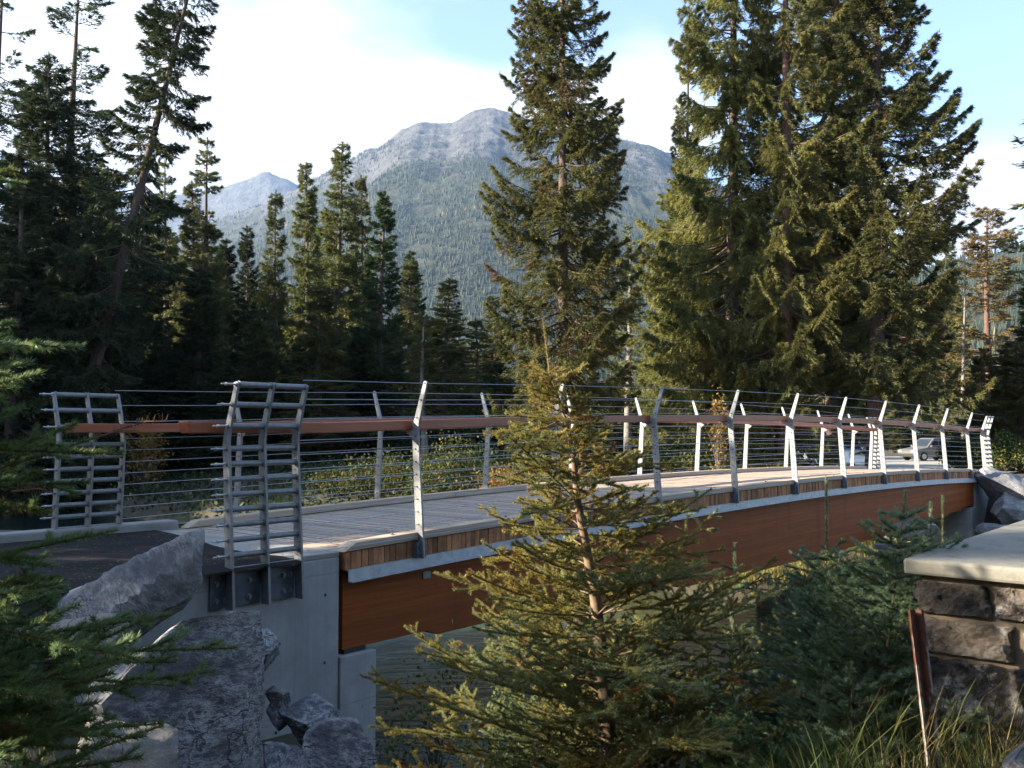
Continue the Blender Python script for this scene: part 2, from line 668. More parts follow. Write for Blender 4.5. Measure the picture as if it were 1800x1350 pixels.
M['twig'] = simple('young_spruce_bark', (0.17, 0.115, 0.068), 0.85, 0, 30, 0.5)
M['twig_orange'] = simple('dead_orange_twig', (0.20, 0.105, 0.06), 0.8, 0, 30, 0.35)
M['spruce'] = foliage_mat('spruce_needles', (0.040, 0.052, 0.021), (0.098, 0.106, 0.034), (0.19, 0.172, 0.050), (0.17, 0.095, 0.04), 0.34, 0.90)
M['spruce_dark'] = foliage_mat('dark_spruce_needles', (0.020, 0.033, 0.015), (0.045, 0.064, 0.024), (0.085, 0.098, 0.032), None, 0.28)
M['spruce_yellow'] = foliage_mat('yellow_green_spruce_needles', (0.062, 0.074, 0.025), (0.142, 0.142, 0.042), (0.29, 0.250, 0.070), (0.22, 0.12, 0.045), 0.38, 0.93)
M['spruce_brown'] = foliage_mat('browning_spruce_needles', (0.050, 0.062, 0.021), (0.108, 0.115, 0.035), (0.20, 0.182, 0.050), (0.20, 0.115, 0.055), 0.36, 0.88)
M['dying'] = foliage_mat('dying_orange_needles', (0.12, 0.098, 0.040), (0.21, 0.160, 0.062), (0.32, 0.240, 0.09), (0.13, 0.12, 0.05), 0.3, 0.85)
M['leaf'] = foliage_mat('shrub_leaves', (0.025, 0.042, 0.012), (0.055, 0.074, 0.020), (0.12, 0.12, 0.032), (0.22, 0.14, 0.03), 0.4, 0.86, 1.6)
M['leaf_orange'] = foliage_mat('autumn_leaves', (0.09, 0.075, 0.02), (0.20, 0.14, 0.03), (0.34, 0.19, 0.04), (0.25, 0.08, 0.03), 0.4, 0.8, 1.6)
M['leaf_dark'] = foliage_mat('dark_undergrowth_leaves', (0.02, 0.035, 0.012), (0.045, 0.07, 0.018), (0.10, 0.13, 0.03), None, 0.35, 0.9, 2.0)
M['leaf_shade'] = foliage_mat('leaves_darkened_for_shade', (0.010, 0.018, 0.007), (0.022, 0.035, 0.011), (0.045, 0.058, 0.018), None, 0.3, 0.9, 0.8)  # darker copy of the leaf colours, with deep forest shade put into them
M['grass'] = foliage_mat('tall_grass', (0.05, 0.065, 0.02), (0.13, 0.115, 0.042), (0.28, 0.205, 0.10), (0.34, 0.25, 0.12), 0.4, 0.80, 1.5)
M['grass_dry'] = foliage_mat('dry_bank_grass', (0.10, 0.10, 0.025), (0.20, 0.175, 0.05), (0.34, 0.26, 0.11), (0.07, 0.11, 0.02), 0.35, 0.84, 0.9)
M['needle'] = needle_mat('young_spruce_needles', (0.30, 0.20, 0.045), (0.25, 0.225, 0.060), (0.19, 0.25, 0.13), (0.22, 0.085, 0.03))
M['needle_green'] = needle_mat('green_spruce_needles', (0.13, 0.13, 0.032), (0.145, 0.205, 0.065), (0.20, 0.285, 0.14), (0.20, 0.09, 0.04))
M['needle_blue'] = needle_mat('blue_green_spruce_needles', (0.075, 0.095, 0.032), (0.120, 0.175, 0.082), (0.21, 0.285, 0.18), (0.15, 0.08, 0.05))

# ------------------------------------------------------------------ bridge frame and terrain
A = np.array([-1.38, 7.86])
D = np.array([0.642, 0.767])
D = D / np.linalg.norm(D)
NO = np.array([D[1], -D[0]])            # towards the near side
BRZ = math.atan2(D[1], D[0])
BL = 20.1
WATER = -2.0


def uv(x, y):
    x, y = np.asarray(x, float), np.asarray(y, float)
    return (x - A[0]) * D[0] + (y - A[1]) * D[1], (x - A[0]) * NO[0] + (y - A[1]) * NO[1]


def BW(u, v, z=0.0):
    p = A + D * u + NO * v
    return Vector((p[0], p[1], z))


def gh(x, y):
    """ground height"""
    x, y = np.asarray(x, float), np.asarray(y, float)
    u, v = uv(x, y)
    p = np.stack([x, y, np.zeros_like(x)], -1)
    wob = fbm(p * 0.16, 3, 3)
    bump_ = fbm(p * 0.9, 4, 11) * 0.07
    path = smooth(1.2, 0.4, v) * smooth(-4.6, -3.4, v) * smooth(0.6, -0.2, u)
    top = -0.66 * smooth(0.3, 2.6, v) + 0.12 * smooth(5.0, 7.5, v) - 0.15 * smooth(-3.5, -8, v)
    ledge = smooth(-0.95, -0.45, v) * smooth(3.3, 2.0, v) * smooth(-3.0, -2.1, u)
    top = top * (1 - ledge) + (-1.32 + 0.12 * smooth(-0.2, -1.3, u) * smooth(0.1, 0.7, v)) * ledge
    edge = 0.30 - 0.3 * smooth(0.0, 1.2, v) + 0.3 * smooth(1.8, 3.2, v) + 1.0 * smooth(3.2, 5.0, v) + 0.5 * wob * smooth(2, 5, np.abs(v + 1.5)) - 0.5 * smooth(-3, -6, v)
    top = top + 0.47 * smooth(4.1, 5.0, v) * smooth(-3.6, -2.4, u)
    down = smooth(edge - 0.9, edge + 1.5, u)
    left = top * (1 - down) - 2.7 * down + bump_ * (1 - path)
    e2 = 10.2 + 1.5 * wob + 1.3 * smooth(0, 5, v) + 1.6 * smooth(-4, -12, v)
    rise = smooth(e2 - 1.2, e2 + 1.0, u)
    under = smooth(-4.6, -3.3, v) * smooth(6.0, 3.5, v)
    rise2 = smooth(e2 + 1.0, e2 + 8.0, u) * (1 - under) + under * 1.0 * smooth(20.0, 22.2, u)
    far = np.hypot(x, y)
    right_top = -0.10 - 1.15 * smooth(24, 62, far) + 2.0 * smooth(90, 400, far)
    right = -2.7 + rise * (1.25 - 0.38 * under) + rise2 * (right_top + 1.45 + 0.38 * under) + bump_ * 1.6 * rise * (1 - 0.8 * smooth(14, 18, u))
    return np.where(u < 6.2, left, right)


def ghs(x, y):
    return float(gh(np.array([x]), np.array([y]))[0])


def grid_mesh(name, X, Y, Z, mat, smooth_shade=True):
    n, m = X.shape
    v = np.stack([X, Y, Z], -1).reshape(-1, 3)
    i = np.arange(n * m).reshape(n, m)
    q = np.stack([i[:-1, :-1], i[:-1, 1:], i[1:, 1:], i[1:, :-1]], -1).reshape(-1, 4)
    return mesh_np(name, v, None, q, [mat], smooth_shade=smooth_shade)


def build_ground():
    k = NT('forest_floor', 0.95)
    p = k.pos()
    n = k.noise(p, 0.8, 8, 0.65)
    n2 = k.noise(p, 7.0, 6, 0.7)
    col = k.ramp(n, [(0.3, (0.028, 0.023, 0.015)), (0.5, (0.050, 0.042, 0.025)), (0.72, (0.042, 0.052, 0.017))])
    col = k.mix(k.maprange(n2, 0.55, 0.75, 0, 0.6), col, (0.10, 0.075, 0.042))
    k.set('Base Color', col)
    k.bump(n2, 0.6, 0.06)
    # stretched grid: fine near the bridge, coarse towards the hills
    s = np.concatenate([-np.geomspace(40, 6000, 46)[::-1], np.linspace(-39, 39, 235), np.geomspace(40, 6000, 46)])
    t = np.concatenate([-np.geomspace(12, 6000, 30)[::-1], np.linspace(-11.5, 50, 185), np.geomspace(51, 6000, 60)])
    X, Y = np.meshgrid(s, t)
    me = grid_mesh('ground', X, Y, gh(X, Y), k.m)
    tag(mobj('ground', me), 'brown forest floor sloping down to the river banks', kind='structure')


def build_water():
    k = NT('river_water', 0.05)
    p = k.pos()
    mp = k.n.new('ShaderNodeMapping')
    mp.inputs['Rotation'].default_value = (0, 0, -BRZ + 0.3)
    mp.inputs['Scale'].default_value = (0.55, 1.5, 1)
    k.l.new(p, mp.inputs[0])
    n = k.noise(mp.outputs[0], 3.2, 6, 0.62, 0.25)
    n2 = k.noise(mp.outputs[0], 0.6, 2, 0.5)
    sh = k.noise(p, 0.5, 3, 0.5)
    dp = k.n.new('ShaderNodeVectorMath')
    dp.operation = 'DOT_PRODUCT'
    k.l.new(p, dp.inputs[0])
    dp.inputs[1].default_value = (D[0], D[1], 0)
    ud = k.math('SUBTRACT', dp.outputs['Value'], float(A @ D))
    # deep blue green channel, olive shallows towards the far bank, upstream darkened in the colour for the shade there
    dep = k.math('ADD', k.maprange(ud, 4.0, 9.5), k.math('MULTIPLY', k.math('SUBTRACT', sh, 0.5), 0.5))
    wcol = k.ramp(dep, [(0.1, (0.034, 0.110, 0.125)), (0.8, (0.075, 0.085, 0.036))])
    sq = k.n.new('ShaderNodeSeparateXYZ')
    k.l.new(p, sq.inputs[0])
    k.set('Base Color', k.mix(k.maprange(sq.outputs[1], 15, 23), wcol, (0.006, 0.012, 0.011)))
    k.b.inputs['IOR'].default_value = 1.14
    k.b.inputs['Specular IOR Level'].default_value = 0.16
    sy = k.n.new('ShaderNodeSeparateXYZ')
    k.l.new(p, sy.inputs[0])
    hh = k.math('MULTIPLY', k.math('ADD', n, k.math('MULTIPLY', n2, 0.8)), k.maprange(sy.outputs[1], 13, 24, 1.0, 0.10))
    k.bump(hh, 1.0, 0.55)
    uu = np.linspace(-8, 26, 40)
    vv = np.linspace(-90, 60, 90)
    U, V = np.meshgrid(uu, vv)
    X = A[0] + D[0] * U + NO[0] * V
    Y = A[1] + D[1] * U + NO[1] * V
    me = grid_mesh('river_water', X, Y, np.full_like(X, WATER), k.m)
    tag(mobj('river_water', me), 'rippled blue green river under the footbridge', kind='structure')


def build_path():
    k = NT('asphalt', 0.93)
    p = k.pos()
    n = k.noise(p, 2.2, 6, 0.65)
    sp = k.noise(p, 120, 2, 0.6)
    col = k.ramp(n, [(0.3, (0.012, 0.010, 0.010)), (0.7, (0.026, 0.023, 0.022))])
    col = k.mix(k.maprange(sp, 0.58, 0.75, 0, 0.6), col, (0.07, 0.062, 0.058))
    k.set('Base Color', col)
    k.b.inputs['Specular IOR Level'].default_value = 0.12
    k.bump(sp, 0.5, 0.01)
    U = np.linspace(-16, -0.50, 80)
    V = np.linspace(-2.80, 0.07, 14)
    UU, VV = np.meshgrid(U, V)
    UU = np.where(UU > -0.8, UU + 0.04 * np.sin(VV * 3.1) + 0.40 * smooth(-1.0, -2.8, VV), UU)
    X = A[0] + D[0] * UU + NO[0] * VV
    Y = A[1] + D[1] * UU + NO[1] * VV
    edge = smooth(-0.05, 0.07, VV) * 0.4
    me = grid_mesh('asphalt_path', X, Y, 0.046 - 0.06 * edge + 0.006 * fbm(np.stack([X, Y, X * 0], -1) * 1.5, 3, 5), k.m)
    tag(mobj('asphalt_path', me), 'dark asphalt path leading onto the bridge', kind='structure')
    # parking area and path on the far side
    k = NT('pale_gravel', 0.95)
    n = k.noise(k.pos(), 1.3, 8, 0.7)
    k.set('Base Color', k.ramp(n, [(0.3, (0.22, 0.20, 0.17)), (0.7, (0.36, 0.33, 0.28))]))
    k.bump(n, 0.4, 0.02)
    X, Y = np.meshgrid(np.linspace(6, 70, 60), np.linspace(44, 86, 50))
    me = grid_mesh('gravel_car_park', X, Y, gh(X, Y) + 0.05, k.m)
    tag(mobj('gravel_car_park', me), 'pale gravel parking area beyond the far end of the bridge', kind='structure')
    U, V = np.meshgrid(np.linspace(21.0, 40, 40), np.linspace(-3.0, 0.0, 8))
    V = V - 0.012 * (U - 21) ** 2
    X = A[0] + D[0] * U + NO[0] * V
    Y = A[1] + D[1] * U + NO[1] * V
    me = grid_mesh('gravel_path', X, Y, np.maximum(gh(X, Y) + 0.04, -0.02 - 0.03 * (U - 21)), k.m)
    tag(mobj('gravel_path', me), 'pale path leaving the far end of the bridge', kind='structure')


# ------------------------------------------------------------------ mountain
def build_mountain():
    k = NT('mountain_rock_and_forest', 0.95)
    p = k.pos()
    geo = k.n.new('ShaderNodeNewGeometry')
    sx = k.n.new('ShaderNodeSeparateXYZ')
    k.l.new(p, sx.inputs[0])
    n = k.noise(p, 0.006, 8, 0.65)
    n2 = k.noise(p, 0.02, 9, 0.78)
    rock = k.ramp(n2, [(0.3, (0.035, 0.037, 0.038)), (0.5, (0.080, 0.079, 0.077)), (0.7, (0.165, 0.158, 0.15))])
    wood = k.ramp(n2, [(0.3, (0.022, 0.030, 0.015)), (0.7, (0.055, 0.062, 0.028))])
    hgt = k.maprange(sx.outputs[2], 350, 930)
    fac = k.math('ADD', k.math('MULTIPLY', hgt, 1.0), k.math('MULTIPLY', k.math('SUBTRACT', n, 0.5), 1.9))
    k.set('Base Color', k.mix(k.maprange(fac, 0.36, 0.62), wood, rock))
    b = k.bump(k.noise(p, 0.02, 9, 0.7), 1.0, 40)

    def ridge(pts, Yr, y0, x_span, name, label, seed, amp, nx, ny, back):
        px = np.array([q[0] for q in pts], float)
        py = np.array([q[1] for q in pts], float)
        az = np.linspace(x_span[0], x_span[1], nx)
        el = np.interp(az, px, py)
        # surveyed ridge line -> heights at the ridge distance
        dy = (675 - el) / FPX
        tanel = (math.sin(PITCH) + dy * math.cos(PITCH)) / (math.cos(PITCH) - dy * math.sin(PITCH))
        s = np.concatenate([np.linspace(0, 1, ny), 1 + np.linspace(0, 1, ny // 3)[1:] * back])
        AZ, S = np.meshgrid((az - 900) / FPX, s)
        H = np.meshgrid(tanel, s)[0] * Yr
        Y = y0 + S * (Yr - y0)
        X = AZ * Yr * (0.55 + 0.45 * S)
        prof = np.where(S <= 1, S ** 1.25, 1 - 0.6 * (S - 1) / back)
        q = np.stack([X, Y, np.zeros_like(X)], -1)
        rel = ridged(q * 0.0016, 6, seed, 0.55)
        rel2 = ridged(q * 0.006, 4, seed + 30, 0.6)
        damp = np.clip(S, 0, 1) * np.clip(1.32 - S, 0.15, 1)
        Z = EYE + H * prof + (rel * amp + rel2 * amp * 0.42 + ridged(np.stack([AZ * 140, S * 3.0, S * 0], -1), 4, seed + 60, 0.6) * amp * 0.07) * damp
        me = grid_mesh(name, X, Y, Z, k.m)
        tag(mobj(name, me), label, kind='structure')
        return X, Y, Z, S

    main = [(-600, 700), (-200, 640), (150, 520), (300, 430), (380, 400), (470, 375), (540, 330), (565, 318), (600, 300), (632, 279), (668, 262), (702, 231),
            (735, 216), (790, 217), (812, 205), (835, 196), (866, 193), (900, 203), (950, 222), (1000, 228), (1050, 236), (1097, 251), (1120, 258), (1150, 268),
            (1200, 292), (1270, 335), (1400, 420), (1600, 520), (2000, 560), (2600, 620)]
    X, Y, Z, S = ridge(main, 3000, 750, (-600, 2600), 'mountain', 'broad grey rocky mountain with forested lower slopes', 5, 105, 1000, 340, 0.5)
    far = [(-400, 420), (150, 372), (300, 352), (345, 352), (390, 336), (430, 323), (466, 309), (498, 320), (540, 345), (650, 400), (900, 470)]
    ridge(far, 4600, 3000, (-400, 900), 'distant_peak', 'farther pale blue rocky peak left of the main mountain', 21, 120, 260, 120, 0.4)
    hill = [(1250, 600), (1500, 520), (1620, 486), (1700, 464), (1760, 452), (1800, 438), (1900, 415), (2100, 380), (2400, 350)]
    X2, Y2, Z2, S2 = ridge(hill, 1500, 380, (1250, 2400), 'wooded_hill', 'dark wooded hillside behind the trees on the far bank', 41, 25, 200, 110, 0.5)
    # forest on the slopes: one mass of small conifers nobody could count
    verts, tris, = [], []

    def scatter(X, Y, Z, S, n, lo, hi, hmin, hmax, seed):
        r = np.random.default_rng(seed)
        i = r.integers(0, X.shape[0] - 1, n * 4)
        j = r.integers(0, X.shape[1] - 1, n * 4)
        a, b_ = r.random(n * 4), r.random(n * 4)

        def ip(F):
            return (F[i, j] * (1 - a) * (1 - b_) + F[i + 1, j] * a * (1 - b_) + F[i, j + 1] * (1 - a) * b_ + F[i + 1, j + 1] * a * b_)
        x, y, z, s = ip(X), ip(Y), ip(Z), ip(S)
        nse = fbm(np.stack([x, y, x * 0], -1) * 0.0045, 4, seed)
        keep = (s < 1.0) & (s > lo) & (s < hi - 0.75 * nse + 0.3 * r.random(len(x)) ** 2)
        nse2 = fbm(np.stack([x, y, x * 0], -1) * 0.018, 3, seed + 7)
        keep &= nse2 > -0.22 - 0.25 * (1 - s)
        keep &= np.abs(x / y) < 0.62
        x, y, z = x[keep][:n], y[keep][:n], z[keep][:n]
        m = len(x)
        h = r.uniform(hmin, hmax, m)
        rad = h * r.uniform(0.13, 0.2, m)
        ang = r.random(m) * 6.28
        base = np.stack([x, y, z - 1.5], -1)
        vs = []
        for q in range(4):
            vs.append(base + np.stack([np.cos(ang + q * 1.571) * rad, np.sin(ang + q * 1.571) * rad, h * 0.06], -1))
        vs.append(base + np.stack([x * 0, x * 0, h], -1))
        v = np.stack(vs, 1)
        o = np.arange(m)[:, None] * 5
        t = np.concatenate([o + np.array([[q, (q + 1) % 4, 4]]) for q in range(4)], 0)
        return v.reshape(-1, 3), t

    v1, t1 = scatter(X, Y, Z, S, 80000, 0.02, 0.60, 6, 13, 3)
    v2, t2 = scatter(X2, Y2, Z2, S2, 9000, 0.02, 2.0, 9, 16, 4)
    kf = NT('slope_forest', 0.9)
    isl = kf.island()
    pn = kf.noise(kf.pos(), 0.004, 4, 0.6)
    col = kf.ramp(isl, [(0.0, (0.014, 0.023, 0.014)), (1.0, (0.034, 0.046, 0.021))])
    yel = kf.math('MULTIPLY', kf.maprange(pn, 0.60, 0.68), kf.maprange(isl, 0.86, 0.92))
    kf.set('Base Color', kf.mix(yel, col, (0.32, 0.20, 0.04)))
    for nm, v, t, lab in (('mountain_forest', v1, t1, 'hazy conifer forest covering the lower mountain slopes'), ('hill_forest', v2, t2, 'dark conifer forest on the wooded hillside')):
        tag(mobj(nm, mesh_np(nm, v, t, None, [kf.m])), lab, kind='stuff')


def build_haze():
    mb = MB()
    mb.box((-6500, -6200, -40), (6500, 6800, 1500))
    k = bpy.data.materials.new('haze_air')
    k.use_nodes = True
    t = k.node_tree
    t.nodes.remove(t.nodes['Principled BSDF'])
    v = t.nodes.new('ShaderNodeVolumePrincipled')
    v.inputs['Color'].default_value = (0.40, 0.62, 1.0, 1)
    v.inputs['Density'].default_value = 0.000072
    v.inputs['Anisotropy'].default_value = 0.35
    t.links.new(v.outputs[0], t.nodes['Material Output'].inputs['Volume'])
    o = mb.build('haze', k)
    tag(o, 'thin blue haze in the valley air', kind='stuff')


# ------------------------------------------------------------------ bridge
DZ = 0.03


def camber(u):
    t = np.clip(np.asarray(u, float) / BL, 0, 1)
    return DZ + 0.17 * 4 * t * (1 - t)


CABLE_Z = [1.42, 1.27, 1.11, 0.94, 0.825, 0.71, 0.597, 0.485, 0.372, 0.26, 0.145, 0.04]
W_FAR = -2.9


def post_v(z):
    """outward offset of the post centre line at height z"""
    if z < 1.02:
        return -0.075 * (z + 0.15) / 1.17
    return -0.075 + 0.135 * (z - 1.02) / 0.425


def post_poly(zb):
    L, Rr = [], []
    for z, hw in ((zb, 0.048), (0.3, 0.045), (0.98, 0.038), (1.06, 0.036), (1.40, 0.024)):
        c = post_v(z)
        L.append((c - hw, z))
        Rr.append((c + hw, z))
    c = post_v(1.42)
    cap = [(c + 0.024 * math.cos(a), 1.418 + 0.024 * math.sin(a)) for a in np.linspace(0.2, math.pi - 0.2, 7)]
    return Rr + cap + L[::-1]


def post_mb(zb, sgn, th=0.011):
    """flat tapered bar standing across the bridge; sgn -1 = near side (outward is -y), +1 = far side"""
    mb = MB()
    mb.prism(post_poly(zb), lambda p, t: (t, sgn * p[0], p[1]), -th, th, 0)
    for z in CABLE_Z:
        c = post_v(z)
        mb.tube([(-th - 0.003, sgn * c, z), (th + 0.003, sgn * c, z)], 0.0095, 8, 1)
    return mb


def copy_obj(o, parent):
    c = o.copy()
    scene.collection.objects.link(c)
    c.parent = parent
    return c


def strip_box(mb, u0, u1, y0, y1, z0, z1, step=0.5, mi=0, base=None):
    """long box that follows the camber"""
    n = max(2, int((u1 - u0) / step) + 1)
    us = np.linspace(u0, u1, n)
    v, f = [], []
    for u in us:
        c = float(camber(u)) if base is None else base
        v += [(u, y0, c + z0), (u, y1, c + z0), (u, y1, c + z1), (u, y0, c + z1)]
    for i in range(n - 1):
        for k in range(4):
            f.append((i * 4 + k, i * 4 + (k + 1) % 4, i * 4 + 4 + (k + 1) % 4, i * 4 + 4 + k))
    f.append((3, 2, 1, 0))
    f.append(tuple((n - 1) * 4 + k for k in range(4)))
    mb.add(v, f, mi)


def build_bridge():
    root = empty('footbridge', (A[0], A[1], 0), BRZ, 'timber footbridge with steel cable railings and red glulam beams over the river', 'footbridge')
    mats = [M['galv'], M['black']]
    r = random.Random(3)
    # deck: boards on edge across the bridge
    mb = MB()
    u = 0.03
    while u < BL - 0.03:
        w = 0.058 if r.random() < 0.8 else 0.066
        w2 = w + 0.0015
        c = float(camber(u))
        dz = r.uniform(-0.002, 0.002)
        dy = r.uniform(-0.006, 0.006)
        y0, y1 = 0.045 + dy, 2.85 + dy
        v = [(u, y0, c - 0.145), (u + w, y0, c - 0.145), (u + w, y1, c - 0.145), (u, y1, c - 0.145),
             (u, y0, c + dz), (u + w, y0, c + dz), (u + w, y1, c + dz), (u, y1, c + dz)]
        mb.add(v, [(0, 3, 2, 1), (4, 5, 6, 7), (0, 1, 5, 4), (1, 2, 6, 5), (2, 3, 7, 6), (3, 0, 4, 7)], [1, 0, 1, 1, 1, 1])
        u += w2 + (0.004 if r.random() < 0.5 else 0.0025)
    # narrow dark gaps are closed from below by a thin sheet
    strip_box(mb, 0.02, BL - 0.02, 0.075, 2.82, -0.139, -0.020, 0.5, 1)
    mb.build('deck', [M['deck_top'], M['deck_end']], root)
    # curbs: bleached timbers end to end with bolts
    bolt = MB()
    bolt.tube([(0, 0, 0), (0, 0, 0.006)], 0.022, 12)
    bolt.tube([(0, 0, 0.006), (0, 0, 0.018)], 0.011, 6)
    first_bolt = None
    for side in (0, 1):
        yc = 0.105 if side == 0 else 2.795
        cuts = [0.0, 4.35, 8.9, 12.95, 16.4, BL] if side == 0 else [0.18, 4.2, 8.0, 12.1, 16.3, BL]
        for i in range(5):
            mb = MB()
            a, b = cuts[i] + 0.006, cuts[i + 1] - 0.006
            strip_box(mb, a, b, yc - 0.075, yc + 0.075, 0.006, 0.076, 0.5)
            if i == 0:          # tapered first end
                for q in range(len(mb.v)):
                    if mb.v[q][0] < a + 1e-4 and mb.v[q][2] > camber(a) + 0.03:
                        mb.v[q] = (mb.v[q][0] + 0.13, mb.v[q][1], mb.v[q][2])
            cu = mb.build('curb', M['curb'], root, bevel=0.006)
            for q in range(3):
                ub = a + (b - a) * (0.14 + 0.36 * q)
                loc = (ub, yc, float(camber(ub)) + 0.076)
                if first_bolt is None:
                    bo = first_bolt = bolt.build('bolt', M['galv'], cu, loc)
                else:
                    bo = copy_obj(first_bolt, cu)
                    bo.location = loc
    # edge channels
    for side in (0, 1):
        mb = MB()
        s = 1 if side == 0 else -1
        o = 0.0 if side == 0 else 2.9
        ya, yb = sorted((o + s * 0.02, o + s * 0.19))
        strip_box(mb, 0.05, BL - 0.02, ya, yb, -0.158, -0.147, 0.5)
        ya, yb = sorted((o + s * 0.02, o + s * 0.031))
        strip_box(mb, 0.05, BL - 0.02, ya, yb, -0.235, -0.1585, 0.5)
        ya, yb = sorted((o - s * 0.025, o + s * 0.0305))
        strip_box(mb, 0.05, BL - 0.02, ya, yb, -0.247, -0.2355, 0.5)
        mb.build('edge_channel', M['galv_bright'], root)
    # glulam beams with stepped undersides (deeper towards the middle)
    half = [(0.0, -0.79), (1.05, -0.79), (1.2, -0.845), (2.1, -0.845), (2.25, -0.89), (3.6, -0.89), (3.75, -0.945), (5.6, -0.945), (5.75, -0.995), (7.9, -0.995), (8.05, -1.035), (BL / 2, -1.035)]
    prof = half + [(BL - a, b) for a, b in half[-2::-1]]
    for y0, y1 in ((0.11, 0.29), (2.61, 2.79)):
        mb = MB()
        us = sorted(set([q[0] for q in prof] + list(np.linspace(0, BL, 24))))
        v, f = [], []
        pu, pz = [q[0] for q in prof], [q[1] for q in prof]
        for uu in us:
            zb = float(np.interp(uu, pu, pz))
            zt = float(camber(uu)) - 0.16
            x = min(max(uu, 0.06), BL - 0.05)
            v += [(x, y0, zb), (x, y1, zb), (x, y1, zt), (x, y0, zt)]
        n = len(us)
        for i in range(n - 1):
            for k in range(4):
                f.append((i * 4 + k, i * 4 + (k + 1) % 4, i * 4 + 4 + (k + 1) % 4, i * 4 + 4 + k))
        f += [(3, 2, 1, 0), tuple((n - 1) * 4 + k for k in range(4))]
        mb.add(v, f)
        mb.build('beam', M['beam'], root, bevel=0.004)
    for i in range(6):
        mb = MB()
        uc = 1.9 + i * (BL - 3.8) / 5
        mb.box((uc - 0.06, 0.295, -0.70), (uc + 0.06, 2.605, -0.42))
        mb.build('cross_beam', M['galv_dark'], root)
    mb = MB()
    mb.box((1.0, 0.1, -0.31), (1.10, 0.107, -0.245))
    mb.build('tag_plate', M['galv'], root)
    # posts
    us = [0.87 + 2.065 * i for i in range(10)]
    protos = {}
    for side in (0, 1):
        sgn = -1 if side == 0 else 1
        y = 0.0 if side == 0 else 2.9
        for i, uu in enumerate(us):
            loc = (uu, y, float(camber(uu)))
            if i == 0:
                po = post_mb(-0.155, sgn).build('post', mats, root, loc, bevel=0.0025)
                b = MB()
                b.box((-0.058, sgn * -0.043, -0.150), (-0.0115, sgn * 0.012, -0.012))
                b.box((0.0115, sgn * -0.043, -0.150), (0.058, sgn * 0.012, -0.012))
                for zz_ in (-0.11, -0.05):
                    b.tube([(-0.035, sgn * 0.012, zz_), (-0.035, sgn * 0.026, zz_)], 0.010, 6)
                    b.tube([(0.035, sgn * 0.012, zz_), (0.035, sgn * 0.026, zz_)], 0.010, 6)
                br = b.build('bracket', M['galv_dark'], po, bevel=0.003)
                c = MB()
                zr = 0.998
                vb = post_v(0.98)
                c.box((-0.0105, sgn * (vb - 0.17), zr - 0.012), (0.0105, sgn * (vb - 0.03), zr + 0.002))
                c.add([(-0.0045, sgn * (vb - 0.13), zr - 0.0125), (-0.0045, sgn * (vb - 0.035), zr - 0.0125), (-0.0045, sgn * (vb - 0.035), zr - 0.09),
                       (0.0045, sgn * (vb - 0.13), zr - 0.0125), (0.0045, sgn * (vb - 0.035), zr - 0.0125), (0.0045, sgn * (vb - 0.035), zr - 0.09)],
                      [(0, 1, 2), (5, 4, 3), (0, 3, 4, 1), (1, 4, 5, 2), (2, 5, 3, 0)])
                rb = c.build('rail_bracket', M['galv'], po)
                protos[side] = (po, br, rb)
            else:
                po = copy_obj(protos[side][0], root)
                po.location = loc
                for q in protos[side][1:]:
                    copy_obj(q, po)
    # handrails
    for side in (0, 1):
        s = 1 if side == 0 else -1
        o = 0.0 if side == 0 else 2.9
        mb = MB()
        a, b = (-1.40 if side == 0 else -1.08), BL + 1.1
        y0, y1 = sorted((o + s * 0.115, o + s * 0.255))
        n = 60
        joints = [6.2, 12.3, 17.0] if side == 0 else [1.0, 4.6, 9.8, 15.0]
        xs = [a] + joints + [b]
        for i in range(len(xs) - 1):
            strip_box(mb, xs[i] + 0.002, xs[i + 1] - 0.002, y0, y1, 1.0, 1.088, 0.6)
        for q in range(len(mb.v)):
            x, yy, z = mb.v[q]
            if x < a + 0.01 and z < camber(a) + 1.05:
                mb.v[q] = (x + 0.02, yy, z)
        mb.build('handrail', M['rail'], root, bevel=0.008)
    # cables
    for side in (0, 1):
        sgn = -1 if side == 0 else 1
        o = 0.0 if side == 0 else 2.9
        for z in CABLE_Z:
            pts = []
            for uu in [-0.5] + us + [BL + 0.5]:
                pts.append((uu, o + sgn * post_v(z), float(camber(uu)) + z))
            mb = MB()
            mb.tube(pts, 0.0029, 6)
            mb.build('cable', M['cable'], root, smooth_shade=True)

    # end panels: three flat posts joined by twelve tubes, cable tensioners on the outside, bolted to a plate
    def panel(side, u_in, dirn):
        sgn = -1 if side == 0 else 1
        y = 0.0 if side == 0 else 2.9
        pan = MB()
        zp = -0.025
        uo = [u_in, u_in + dirn * 0.315, u_in + dirn * 0.63]
        ua, ub = sorted((u_in - dirn * 0.05, u_in + dirn * 0.76))
        ya, yb = sorted((y + sgn * -0.075, y + sgn * -0.061))
        pan.box((ua, ya, -0.27), (ub, yb, -0.022))
        po = pan.build('end_panel', M['galv_dark'], root)
        pm = post_mb(-0.25, sgn)
        first = None
        for i, uu in enumerate(uo):
            if first is None:
                first = pm.build('panel_post', mats, po, (uu, y, zp), bevel=0.0025)
                c = first
            else:
                c = copy_obj(first, po)
                c.location = (uu, y, zp)
